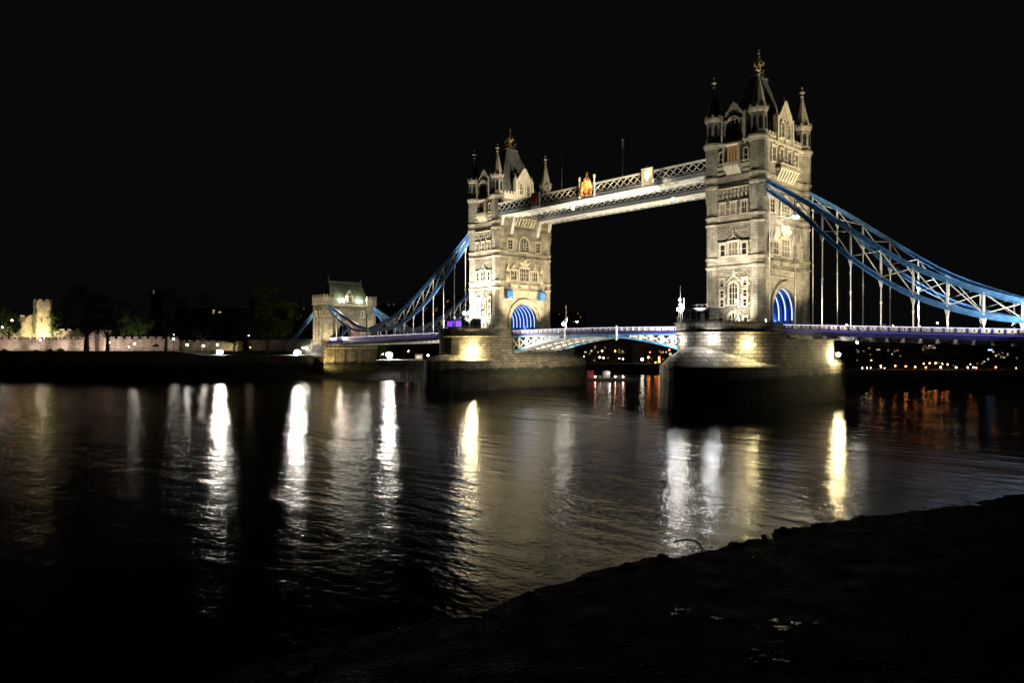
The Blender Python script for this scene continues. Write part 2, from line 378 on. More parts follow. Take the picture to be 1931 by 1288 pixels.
Bk = [(-500, 289), (0, 287), (300, 287), (560, 290), (650, 310), (735, 320), (800, 320), (840, 320)]
vs = []; K = 8
for (p0, d0), (p1, d1) in zip(A, Bk):
    for k in range(K+1):
        t = k/K; vs.append(ground(p0, d0+(d1-d0)*t, -.35+4.0*t**.8+random.uniform(-.15, .15)))
mb.add(vs, [(i*(K+1)+k, (i+1)*(K+1)+k, (i+1)*(K+1)+k+1, i*(K+1)+k+1) for i in range(len(A)-1) for k in range(K)])
tag(mb.build('mud_bank', 'mud', None, True), None, None, None, 'structure')

# far banks seen under the bridge and to the right of it
FB = [(860, 318), (1060, 332), (1290, 332), (1480, 262), (1600, 247), (1931, 240), (2500, 240)]
fr, bk, mb = bank('embankment', FB, 4.2, 0, 'quay')
tag(mb.build('embankment', 'quay'), 'low black embankment wall of the far shore', 'embankment')
mb = MB(); n = len(FB); F = [ground(p, d, 4.2) for p, d in FB]; B = [ground(p, d+700, 4.2) for p, d in FB]
mb.add(F+B, [(i, i+1, n+i+1, n+i) for i in range(n-1)]); tag(mb.build('pavement', 'road'), None, None, None, 'structure')
QL2 = [(592, 322), (720, 322), (860, 318)]
fr, bk, mb = bank('quay_wall', QL2, 6.2, 0, 'quay')
tag(mb.build('quay_wall', 'quay'), 'dark quay wall seen under the left side deck of the bridge', 'quay wall')
mb = MB(); n = 3; F = [ground(p, d, 6.2) for p, d in QL2]; B = [ground(p, d+600, 6.2) for p, d in QL2]
mb.add(F+B, [(i, i+1, n+i+1, n+i) for i in range(n-1)]); tag(mb.build('pavement', 'road'), None, None, None, 'structure')

# ================================================================ BRIDGE PIERS
def outline(hw, straight, tip, k=1., n=14):
    """plan of a pier: straight sides, cutwater ends to +-tip; k=1 elliptic, k>1 more pointed"""
    e = tip-straight; half = []
    for i in range(n+1):
        t = pi*i/n                       # from +x side round the -y end to the -x side
        c, s = cos(t), sin(t)
        half.append((hw*(abs(c)**k)*(1 if c >= 0 else -1), -straight-e*abs(s)**(1/k if k > 1 else 1)))
    return half+[(-x, -y) for x, y in half]
def ring(o, z): return [(x, y, z) for x, y in o]
def make_pier(x, label, tip=33, capz=12.7):
    root = thing('bridge_pier', (x, 0, 0), label, 'bridge pier', 'masonry piers of the bridge')
    up = outline(10.65, 10.3, 25.3); lo = outline(10.95, 11.5, tip, 1.35); lo2 = outline(11.5, 11.5, tip+1, 1.3)
    mb = MB(); mb.rings([ring(lo2, -4), ring(lo, 3.2), ring(lo, 8.45)]); mb.build('cutwater', 'granite', root)
    mb = MB(); mb.rings([ring(up, 8.4), ring(up, 14.9)]); mb.build('wall', 'granite', root)
    c1 = outline(11.0, 10.4, 25.8); c2 = outline(11.25, 10.5, 26.1); c3 = outline(10.85, 10.4, 25.6); c4 = outline(11.15, 10.5, 26.0)
    mb = MB(); mb.rings([ring(up, 14.9), ring(c1, 15.1), ring(c2, 15.35), ring(c3, 15.6), ring(c3, 15.75)], True); mb.build('cornice', 'granite', root)
    n = len(c3); inn = outline(10.35, 10.3, 25.0)
    halves = {-1: MB(), 1: MB()}
    def keep(i):                      # open where the roadway crosses
        a, b = c3[i], c3[(i+1) % n]; return not (abs(a[1]) < 10.6 and abs(b[1]) < 10.6 and a[1]*b[1] < 0)
    for i in range(n):
        if keep(i):
            j = (i+1) % n
            for z0, z1, o, q in ((15.75, 17.1, c3, inn), (17.1, 17.4, c4, inn)):
                halves[1 if o[i][1]+o[j][1] > 0 else -1].hull8([(*o[i], z0), (*o[j], z0), (*q[j], z0), (*q[i], z0), (*o[i], z1), (*o[j], z1), (*q[j], z1), (*q[i], z1)])
    for h_ in halves.values(): h_.build('parapet', 'granite', root)
    mb = MB(); mb.box(-10.6, 10.6, -10.2, 10.2, ZD-.5, ZD); mb.build('roadway', 'road', root)
    for s in (1, -1):                 # half-cone caps shedding water off the cutwaters
        half = [(px, py) for px, py in lo[:len(lo)//2]]
        apex = (0, -24.9, capz); rs = []
        for t, f in ((0, 0), (.25, .42), (.5, .70), (.75, .89), (1, 1)):
            rs.append([((px+(apex[0]-px)*t)*s, (py+(apex[1]-py)*t)*s, 8.45+(capz-8.45)*f) for px, py in half])
        mb = MB(); mb.rings(rs, False, False); mb.build('cutwater_cap', 'granite', root, True)
    return root
pier_s = make_pier(0, 'nearer stone bridge pier with a domed cutwater cap, under the right tower')
pier_n = make_pier(-82, 'farther stone bridge pier under the left tower, lit by one yellow lamp', 31.5, 10.2)

# ================================================================ BRIDGE TOWERS
A_, B_ = 5.25, 10.0          # turret centres
WX, WY = 6.0, 10.8           # wall planes
ROT = {'W': 0, 'S': pi/2, 'E': pi, 'N': -pi/2}
def face_pos(face, u, z, n=0.):
    return {'W': (u, -WY-n, z), 'S': (WX+n, u, z), 'E': (-u, WY+n, z), 'N': (-WX-n, -u, z)}[face]
def arc(u, z, r, n=10, a0=0., a1=pi, zs=1.): return [(u+r*cos(a0+(a1-a0)*i/n), z+zs*r*sin(a0+(a1-a0)*i/n)) for i in range(n+1)]
WIN = {}
def window_mesh(w, h, nx, nz, arched, sur):
    key = (w, h, nx, nz, arched, sur)
    if key in WIN: return WIN[key]
    mb = MB(); hw = w/2; zs = 1.15 if arched == 2 else 1.
    hs = h-hw*zs if arched else h
    head = arc(0, hs, hw, 10, 0, pi, zs) if arched else [(hw, hs), (-hw, hs)]
    out = arc(0, hs, hw+sur, 10, 0, pi, zs) if arched else [(hw+sur, hs+sur), (-hw-sur, hs+sur)]
    a = [(hw, 0)]+head+[(-hw, 0)]; b = [(hw+sur, 0)]+out+[(-hw-sur, 0)]
    for i in range(len(a)-1):
        (x0, z0), (x1, z1), (X0, Z0), (X1, Z1) = a[i], a[i+1], b[i], b[i+1]
        mb.hull8([(x0, -.3, z0), (X0, -.3, Z0), (X1, -.3, Z1), (x1, -.3, z1), (x0, .05, z0), (X0, .05, Z0), (X1, .05, Z1), (x1, .05, z1)])
    mb.box(-hw-sur-.12, hw+sur+.12, -.42, .05, -.28, 0)
    if not arched: mb.box(-hw-sur-.15, hw+sur+.15, -.45, .05, h+sur, h+sur+.16)
    for i in range(1, nx):
        x = -hw+w*i/nx; top = hs+(sqrt(max(0, hw*hw-x*x))*zs if arched else 0)
        mb.box(x-.065, x+.065, -.24, .03, 0, top)
    for k in range(1, nz): mb.box(-hw, hw, -.2, .03, hs*k/nz-.055, hs*k/nz+.055)
    if arched and nx > 1: mb.box(-hw, hw, -.21, .03, hs-.05, hs+.05)
    for s in (-1, 1):                 # quoin blocks beside the opening
        if not arched:
            for k in range(int(h/.9)): mb.box(min(s*(hw+sur), s*(hw+sur+.28)), max(s*(hw+sur), s*(hw+sur+.28)), -.2, .05, k*.9+.1, k*.9+.55)
    me = mb.mesh('window', 'carved')
    pb = MB(); pts = [(hw, 0)]+head+[(-hw, 0)]; pb.poly(pts[::-1], 'y', -.06, -.02)
    WIN[key] = (me, {k: pb.mesh('pane', k) for k in ('glass', 'lit_ochre', 'lit_cream', 'lit_dim')}); return WIN[key]
def window(root, face, u, z0, z1, w, nx, nz, arched=0, sur=.28, lit='glass', n=0., name='window'):
    me, pm = window_mesh(w, z1-z0, nx, nz, arched, sur)
    o = link(name, me, root, face_pos(face, u, z0, n), ROT[face]); link('pane', pm[lit], o); return o
def on_face(root, face, mb, name, m, smooth=False, me=None):   # geometry in face coordinates: x along, -y outwards
    return link(name, me or mb.mesh(name, m, smooth), root, {'W': (0, -WY, 0), 'S': (WX, 0, 0), 'E': (0, WY, 0), 'N': (-WX, 0, 0)}[face], ROT[face])
CO = [(12.0, 13.9), (21.3, 22.9), (29.5, 31.4)]
def make_tower(lit):
    root = thing('bridge_tower', (0, 0, ZR), '', 'bridge tower', 'gothic towers of the bridge')
    B0 = ZD-ZR
    for s, nm in ((1, 'S'), (-1, 'N')):           # walls with the road arch
        pts = [(-B_, B0)]+[(-5.3, B0)]+[(u, z) for u, z in arc(0, 2.4, 5.3, 20)][::-1]+[(5.3, B0), (B_, B0), (B_, 39), (-B_, 39)]
        mb = MB(); mb.poly(pts, 'x', s*WX, s*(WX-.9)); mb.build('wall', 'ashlar', root)
    for s in (1, -1):
        mb = MB(); mb.box(-A_, A_, min(s*WY, s*(WY-.9)), max(s*WY, s*(WY-.9)), B0, 39); mb.build('wall', 'stone', root)
    mb = MB(); mb.box(-WX+.1, WX-.1, -WY+.1, WY-.1, 38.6, 38.95); mb.build('roof_deck', 'lead', root)
    # tunnel lining: blue steel barrel, ribs, light strips
    mb = MB(); rs = []
    for x in (-WX+.9, WX-.9): rs.append([(x, u, z) for u, z in [(5.35, B0)]+arc(0, 2.4, 5.35, 20)+[(-5.35, B0)]])
    mb.rings(rs, False, False); mb.build('arch_lining', 'bluedark', root, True)
    for x in (-4.6, -3.05, -1.5, .05, 1.6, 3.15, 4.7):
        mb = MB(); o = [(5.3, B0)]+arc(0, 2.4, 5.3, 18)+[(-5.3, B0)]; q = [(4.95, B0)]+arc(0, 2.4, 4.95, 18)+[(-4.95, B0)]
        for i in range(len(o)-1):
            mb.hull8([(x-.16, *o[i]), (x+.16, *o[i]), (x+.16, *o[i+1]), (x-.16, *o[i+1]), (x-.16, *q[i]), (x+.16, *q[i]), (x+.16, *q[i+1]), (x-.16, *q[i+1])])
        rb = mb.build('arch_rib', 'navy', root)
        mb = MB(); o = [(5.22, .8)]+arc(0, 2.4, 5.22, 18)+[(-5.22, .8)]
        for i in range(len(o)-1):
            mb.add([(x+.34, *o[i]), (x+.58, *o[i]), (x+.58, *o[i+1]), (x+.34, *o[i+1])], [(0, 1, 2, 3)])
        mb.build('light_strip', 'led_blue', rb)
    # turrets
    for i, (sx, sy) in enumerate(((-1,-1), (1,-1), (1,1), (-1,1))):
        c = (sx*A_, sy*B_); pr = [(1.95, B0), (1.95, .3), (1.75, .6), (1.6, .9)]
        for z0, z1 in CO[:2]:
            pr += [(1.6, z0-.35), (1.88, z0), (1.88, z0+.3), (1.66, z0+.45), (1.66, z1-.35), (1.9, z1), (1.9, z1+.25), (1.6, z1+.45)]
        pr += [(1.6, 25.6), (1.75, 29), (2.05, 29.5), (2.05, 29.9), (1.85, 30.1), (1.85, 31.0), (2.08, 31.4), (2.08, 31.7), (1.86, 31.9), (1.86, 38.0), (2.1, 38.5), (2.3, 38.9), (2.3, 39.3), (1.8, 39.6), (1.72, 44.0), (1.95, 44.3), (2.1, 44.8), (2.1, 45.05), (1.7, 45.1)]
        mb = MB(); mb.lathe(pr, c, 8, pi/8)
        for k in range(8):        # little battlements round the drum
            t = 2*pi*k/8+pi/8; p = Vector((c[0]+1.96*cos(t), c[1]+1.96*sin(t), 45.0)); mb.beam(p, p+Vector((0,0,.5)), .55, .35, (cos(t), sin(t), 0))
        for k in range(8):        # raised lancet panels round the corbelled stage
            t = 2*pi*k/8; e = Vector((cos(t), sin(t), 0)); p = Vector((*c, 0))+e*1.58
            mb.beam(p+Vector((0,0,26.3)), p+e*.14+Vector((0,0,28.9)), .75, .2, e)
        tu = mb.build('turret', 'ashlar', root)
        mb = MB()
        for k in range(8):
            t = 2*pi*k/8; e = Vector((cos(t), sin(t), 0)); sd = Vector((-sin(t), cos(t), 0)); p = Vector((*c, 0))+e*1.60
            f = [p+sd*x+Vector((0,0,z)) for x, z in [(.38, 40.4), (.38, 42.3), (.2, 42.9), (0, 43.2), (-.2, 42.9), (-.38, 42.3), (-.38, 40.4)]]
            mb.add(f+[q+e*.1 for q in f], [tuple(range(7)), tuple(range(13, 6, -1))]+[(a, (a+1) % 7, 7+(a+1) % 7, 7+a) for a in range(7)])
        mb.build('lancet_window', 'glass', tu)
        mb = MB(); mb.lathe([(1.78, 45.1), (1.5, 45.9), (.95, 48.4), (.3, 51.4), (.26, 51.8)], c, 8, pi/8); mb.build('spire', 'carved' if sx > 0 else 'slate', tu)
        mb = MB(); mb.lathe([(.1, 51.7), (.34, 52.0), (.34, 52.2), (.12, 52.4), (.1, 53.0), (.28, 53.15), (.28, 53.3), (.09, 53.45), (.07, 54.0)], c, 8); mb.ball((*c, 54.1), .2, 8)
        for t in (0, pi/2):
            e = Vector((cos(t), sin(t), 0)); p = Vector((*c, 53.0)); mb.beam(p-e*.5, p+e*.5, .16, .3)
            for q in (-1, 1): mb.ball(p+e*.5*q, .19, 6)
        mb.build('finial', 'carved', tu, True)
    # string courses, cornice
    for z0, z1 in CO:
        mb = MB()
        for zz in (z0, z1):
            mb.box(-A_, A_, -WY-.3, WY+.3, zz-.12, zz+.26); mb.box(-WX-.28, WX+.28, -B_, B_, zz-.13, zz+.25)
            mb.box(-A_, A_, -WY-.16, WY+.16, zz-.36, zz-.12); mb.box(-WX-.15, WX+.15, -B_, B_, zz-.37, zz-.13)
        mb.box(-A_, A_, -WY-.08, WY+.08, z0+.27, z1-.37); mb.build('string_course', 'ashlar', root)
    mb = MB()
    mb.box(-A_, A_, -WY-.45, WY+.45, 38.6, 39.1); mb.box(-WX-.43, WX+.43, -B_, B_, 38.59, 39.09)
    for k in range(12):
        mb.box(WX, WX+.3, -7.7+1.37*k, -7.3+1.37*k, 38.1, 38.58); mb.box(-WX-.3, -WX, -7.7+1.37*k, -7.3+1.37*k, 38.1, 38.58)
    for k in range(5):
        for s in (-1, 1): mb.box(-3+1.4*k, -2.6+1.4*k, min(s*WY, s*(WY+.3)), max(s*WY, s*(WY+.3)), 38.1, 38.58)
    mb.build('cornice', 'carved', root)
    # parapets with battlements
    for f in 'WSEN':
        L = 3.5 if f in 'WE' else 8.2; mb = MB(); mb.box(-L, L, .0, .5, 39.1, 40.1)
        mb.box(-L, L, -.1, .6, 40.1, 40.22)
        n = 5 if f in 'WE' else 13
        for k in range(n):
            u = -L+(2*L)*(k+.5)/n; mb.box(u-.36, u+.36, .02, .48, 40.22, 40.95)
        on_face(root, f, mb, 'parapet', 'carved')
    # gables standing on the parapets
    for f in 'WSEN':
        mb = MB()
        if f in 'WE':
            pts = [(-2.6, 39.1), (2.6, 39.1), (2.6, 43.9), (2.1, 44.6), (1.9, 45.4), (1.2, 46.0), (.8, 46.9), (0, 47.4), (-.8, 46.9), (-1.2, 46.0), (-1.9, 45.4), (-2.1, 44.6), (-2.6, 43.9)]
        else:
            pts = [(-3.4, 39.1), (3.4, 39.1), (3.4, 44.3), (2.7, 44.6), (.35, 48.4), (-.35, 48.4), (-2.7, 44.6), (-3.4, 44.3)]
        mb.poly(pts, 'y', -.1, .5)
        L = 2.6 if f in 'WE' else 3.4
        for s in (-1, 1):          # pinnacled buttresses at the sides
            mb.box(s*L-.3, s*L+.3, -.4, .7, 39.1, 44.9); mb.lathe([(.42, 44.9), (.42, 45.1), (.3, 45.2), (.04, 46.5)], (s*L, .1), 4, pi/4)
        if f in 'SN':
            mb.box(-.2, .2, -.35, .1, 39.2, 44.2)
            for s in (-1, 1):
                mb.beam((s*3.2, -.2, 44.4), (s*.25, -.2, 48.5), .5, .28)
            mb.lathe([(.25, 48.4), (.3, 48.7), (.08, 48.9), (.05, 49.6)], (0, .1), 6)
            for k in range(5): mb.box(-1.6+.8*k-.07, -1.6+.8*k+.07, -.22, 0, 44.6, 46.9-abs(k-2)*1.1)
        else:
            mb.lathe([(.22, 47.3), (.28, 47.5), (.06, 47.7), (.04, 48.2)], (0, .1), 6)
            mb.box(-2.4, 2.4, -.3, .05, 43.5, 43.75)
            for k in range(5): mb.beam((-1.1+.55*k, -.12, 44.4), (-1.1+.55*k, -.12, 46.2-abs(k-2)*.5), .12, .2, (0,1,0))
        g = on_face(root, f, mb, 'gable', 'carved')
        mb = MB(); top = 46.6 if f in 'WE' else 47.6     # its little roof running back to the main roof
        z0 = 43.6; Lr = L-.2; bk = 5.6 if f in 'WE' else 3.4
        mb.add([(-Lr, .5, 39.1), (Lr, .5, 39.1), (Lr, .5, z0), (0, .5, top), (-Lr, .5, z0), (-Lr, bk, 39.1), (Lr, bk, 39.1), (Lr, bk, z0), (0, bk+1.5, top), (-Lr, bk, z0)],
               [(0,1,2,3,4), (5,9,8,7,6), (1,6,7,2), (0,4,9,5), (2,7,8,3), (3,8,9,4)])
        link('roof', mb.mesh('roof', 'slate'), g)
        if f in 'WE':
            me, pm = window_mesh(2.7, 3.9, 3, 2, 1, .35); wo = link('window', me, g, (0, -.12, 40.2)); link('pane', pm['glass'], wo)
        else:
            for u in (-1.45, 1.45):
                me, pm = window_mesh(1.3, 3.3, 2, 2, 2, .3); wo = link('window', me, g, (u, -.12, 40.4)); link('pane', pm['glass'], wo)
    # main roof with gilded cresting
    mb = MB(); mb.rings([[(-x, -y, z), (x, -y, z), (x, y, z), (-x, y, z)] for x, y, z in ((4.7, 8.7, 39.0), (4.4, 8.2, 39.4), (.75, 2.3, 55.0), (.95, 2.5, 55.1), (.95, 2.5, 55.4))]); rf = mb.build('roof', 'slate', root)
    mb = MB()
    for k in range(7):
        y = -2.1+.7*k; hgt = 56.6+(.9 if k % 3 == 0 else .2)
        mb.tube([(0, y, 55.3), (0, y, hgt)], .09, 5); mb.ball((0, y, hgt), .24 if k % 3 == 0 else .17, 6)
        if k < 6: mb.beam((0, y, 55.9), (0, y+.7, 56.5), .1, .14); mb.beam((0, y, 56.5), (0, y+.7, 55.9), .1, .14)
    mb.lathe([(.3, 55.3), (.5, 55.8), (.2, 56.6), (.34, 57.4), (.75, 58.0), (.8, 58.3), (.25, 58.5), (.14, 59.8), (.32, 60.0), (.1, 60.3), (.07, 61.4)], (0, 0), 8)
    for t in range(6):
        e = Vector((cos(t*pi/3), sin(t*pi/3), 0)); mb.tube([Vector((0,0,57.2))+e*.3, Vector((0,0,58.3))+e*1.05, Vector((0,0,59.2))+e*.75, Vector((0,0,59.4))+e*.2], .1, 5); mb.ball(Vector((0,0,58.4))+e*1.1, .22, 6)
    mb.ball((0, 0, 61.5), .24, 6); mb.beam((-.45, 0, 60.8), (.45, 0, 60.8), .1, .14); mb.beam((0, -.45, 60.8), (0, .45, 60.8), .1, .14)
    mb.build('crown_finial', 'gold', rf, True)
    # windows and carving of the narrow faces (over the pier noses)
    for f in 'WE':
        L = lit if f == 'W' else {}
        window(root, f, 0, 3.9, 8.6, 1.9, 3, 3, 1, .45, L.get('w0', 'glass'))
        for u in (-2.75, 2.75):
            for z in (3.6, 5.6, 7.9): window(root, f, u, z, z+1.35, .8, 1, 2, 0, .34)
        window(root, f, 0, B0, 2.1, 2.2, 3, 2, 2, .5, 'glass', 0, 'door')
        for u in (-2.9, 2.9): window(root, f, u, .1, 1.1, .75, 1, 1, 0, .25)
        window(root, f, 0, 14.5, 17.2, 2.1, 3, 2, 0, .38, L.get('w1', 'glass'))
        for u in (-2.55, 2.55): window(root, f, u, 14.5, 16.9, 1.05, 1, 2, 0, .36, L.get('w1b', 'glass'))
        for u in (-2.55, 0, 2.55): window(root, f, u, 23.3, 25.7, 1.0, 2, 2, 0, .36, L.get('w2%d' % (u > 0), 'glass'))
        for z in (9.2, 17.8):       # ornament over the lower windows
            mb = MB()
            mb.beam((-1.3, -.1, z), (0, -.1, z+.9), .3, .2); mb.beam((1.3, -.1, z), (0, -.1, z+.9), .3, .2); mb.lathe([(.22, z+.8), (.3, z+1.2), (.1, z+1.5), (.2, z+1.8), (.05, z+2.4)], (0, -.15), 6)
            mb.box(-3.2, 3.2, -.2, 0, z-.3, z-.12); on_face(root, f, mb, 'window_hood', 'carved')
        mb = MB()
        for k in range(8):          # corbel table
            for r_ in range(2): mb.box(-3.3+.9*k-.2+.2*r_, -3.3+.9*k+.2+.2*r_, -.28-.12*r_, 0, 26.9+1.05*r_, 27.65+1.05*r_)
        mb.box(-3.7, 3.7, -.2, 0, 26.5, 26.75); mb.box(-3.7, 3.7, -.5, 0, 28.9, 29.15)
        on_face(root, f, mb, 'corbel_table', 'carved')
        mb = MB()                   # oriel with corbelled foot
        mb.add([(-1.9, 0, 31.8), (1.9, 0, 31.8), (1.3, -.1, 31.8), (-1.3, -.1, 31.8), (-2.2, 0, 33.6), (2.2, 0, 33.6), (1.7, -1.3, 33.6), (-1.7, -1.3, 33.6)], [(0,3,2,1), (4,5,6,7), (0,1,5,4), (1,2,6,5), (2,3,7,6), (3,0,4,7)])
        for k in range(6): mb.beam((-1.5+.6*k, -.2, 31.9), (-1.6+.64*k, -1.35, 33.5), .26, .3)
        mb.add([(-2.3, 0, 33.6), (2.3, 0, 33.6), (1.8, -1.45, 33.6), (-1.8, -1.45, 33.6), (-2.3, 0, 34.4), (2.3, 0, 34.4), (1.8, -1.45, 34.4), (-1.8, -1.45, 34.4)], [(0,3,2,1), (4,5,6,7), (0,1,5,4), (1,2,6,5), (2,3,7,6), (3,0,4,7)])
        for s in (-1, 1): mb.box(s*1.75-.18, s*1.75+.18, -1.35, 0, 34.4, 38.2); mb.box(s*3.1-.9, s*3.1+.9, -.3, 0, 33.2, 33.9); mb.box(s*3.1-.8, s*3.1+.8, -.25, 0, 32.2, 32.7)
        mb.box(-2, 2, -1.5, 0, 38.0, 38.4)
        on_face(root, f, mb, 'oriel', 'carved')
        window(root, f, 0, 34.7, 37.9, 2.6, 4, 2, 0, .2, L.get('w3', 'glass'), .3)
        for u in (-2.95, 2.95): window(root, f, u, 34.6, 37.0, .8, 1, 2, 2, .3)
    # the broad faces with the road arch
    for f in 'SN':
        L = lit if f == 'S' else {}
        mb = MB()
        for r0, r1, n in ((5.32, 5.75, .12), (5.75, 6.25, .3), (6.25, 6.75, .5)):
            o = [(r1, B0)]+arc(0, 2.4, r1, 20)+[(-r1, B0)]; q = [(r0, B0)]+arc(0, 2.4, r0, 20)+[(-r0, B0)]
            for i in range(len(o)-1): mb.hull8([(q[i][0], -n, q[i][1]), (o[i][0], -n, o[i][1]), (o[i+1][0], -n, o[i+1][1]), (q[i+1][0], -n, q[i+1][1]), (q[i][0], 0, q[i][1]), (o[i][0], 0, o[i][1]), (o[i+1][0], 0, o[i+1][1]), (q[i+1][0], 0, q[i+1][1])])
        on_face(root, f, mb, 'arch_moulding', 'ashlar')
        mb = MB()                  # band of carved corbels above the arch
        for k in range(16): mb.box(-6.4+.82*k, -6.0+.82*k, -.32, 0, 10.2, 11.3)
        mb.box(-6.9, 6.9, -.4, 0, 11.3, 11.55); mb.box(-6.9, 6.9, -.16, 0, 9.8, 10.0)
        for u in (-4.6, 0, 4.6):
            mb.box(u-1.6, u+1.6, -.3, 0, 12.45, 13.4)
            for k in range(4): mb.lathe([(.32, 12.5), (.32, 13.35)], (u-1.2+.8*k, -.3), 6)
        on_face(root, f, mb, 'carved_band', 'carved')
        window(root, f, 0, 14.5, 18.2, 3.7, 5, 3, 0, .4, L.get('s1', 'glass'))
        for u in (-4.4, 4.4): window(root, f, u, 14.7, 17.4, 2.2, 3, 2, 0, .35, 'glass')
        mb = MB()                  # coat of arms and canopies
        mb.poly([(-1.2, 18.8), (1.2, 18.8), (2.3, 20.4), (1.7, 21.2), (-1.7, 21.2), (-2.3, 20.4)], 'y', -.5, 0)
        mb.poly([(-.7, 20.6), (-.7, 19.6), (0, 18.9), (.7, 19.6), (.7, 20.6)], 'y', -.8, -.5); mb.ball((-1.3, -.5, 20.0), .5, 8); mb.ball((1.3, -.5, 20.0), .5, 8); mb.ball((0, -.7, 20.9), .35, 8)
        for u in (-7.0, 7.0):
            mb.box(u-.75, u+.75, -.6, 0, 14.0, 14.5); mb.poly([(u-.8, 17.2), (u+.8, 17.2), (u, 19.2)], 'y', -.6, 0); mb.box(u-.8, u-.62, -.5, 0, 14.5, 17.2); mb.box(u+.62, u+.8, -.5, 0, 14.5, 17.2)
            mb.lathe([(.3, 14.5), (.42, 15.0), (.3, 16.2), (.14, 16.4)], (u, -.3), 8); mb.ball((u, -.3, 16.65), .22, 8); mb.lathe([(.1, 19), (.2, 19.5), (.04, 20.3)], (u, -.3), 6)
        for u in (-4.4, 4.4): mb.poly([(u-1.3, 17.95), (u+1.3, 17.95), (u, 19.4)], 'y', -.25, 0); mb.lathe([(.1, 19.3), (.22, 19.7), (.04, 20.5)], (u, -.15), 6)
        on_face(root, f, mb, 'coat_of_arms', 'carved')
        window(root, f, 0, 23.3, 27.5, 3.6, 5, 3, 1, .5, L.get('s2', 'glass'))
        for u in (-5.8, 5.8): window(root, f, u, 23.6, 26.4, 1.7, 2, 3, 0, .4, 'glass')
        for u in (-5.1, -1.75, 1.75, 5.1): window(root, f, u, 34.6, 37.6, 1.3, 2, 2, 0, .36, 'glass')
        mb = MB(); mb.box(-4.2, 4.2, -1.5, 0, 33.0, 33.3)
        for k in range(7): mb.add([(-3.6+1.2*k-.28, 0, 30.9), (-3.6+1.2*k+.28, 0, 30.9), (-3.6+1.2*k+.28, -.2, 30.9), (-3.6+1.2*k-.28, -.2, 30.9), (-3.6+1.2*k-.28, 0, 33), (-3.6+1.2*k+.28, 0, 33), (-3.6+1.2*k+.28, -1.4, 33), (-3.6+1.2*k-.28, -1.4, 33)], [(0,3,2,1), (4,5,6,7), (0,1,5,4), (1,2,6,5), (2,3,7,6), (3,0,4,7)])
        mb.box(-4.2, 4.2, -1.5, -1.3, 34.1, 34.3)
        for k in range(15): mb.box(-4.15+.58*k, -3.95+.58*k, -1.48, -1.32, 33.3, 34.1)
        on_face(root, f, mb, 'balcony', 'carved')
    return root
LIT_S = {'w1': 'lit_dim', 'w1b': 'glass', 'w20': 'lit_dim', 'w3': 'lit_ochre'}
tower_s = make_tower(LIT_S)
tower_n = copy_tree(tower_s)
tower_n.location.x = -82
tower_s['label'] = 'nearer and taller-looking gothic bridge tower, at right, one amber window near its top'
tower_n['label'] = 'farther gothic bridge tower, at left, floodlit brightest at its foot'
def swap_panes(o):
    for ch in o.children:
        if ch.name.startswith('pane') and ch.data.materials[0].name.startswith(('dim_lit', 'lit_ochre')):
            for k in WIN.values():
                if ch.data in (k[1]['lit_dim'], k[1]['lit_ochre']): ch.data = k[1]['glass']; break
        swap_panes(ch)
swap_panes(tower_n)

# blue hoods either side of the farther arch
for y, lab in ((-7.0, 'blue six-sided housing beside the farther arch, left one'), (6.6, 'blue six-sided housing beside the farther arch, right one')):
    mb = MB(); mb.lathe([(1.2, 8.9), (1.35, 9.3), (1.35, 11.1), (1.0, 11.7)], (0, 0), 6)
    o = mb.build('equipment_housing', 'bluedark', None, False, (-82+WX+1.0, y, ZR)); tag(o, lab, 'housing', 'blue housings on the farther tower')

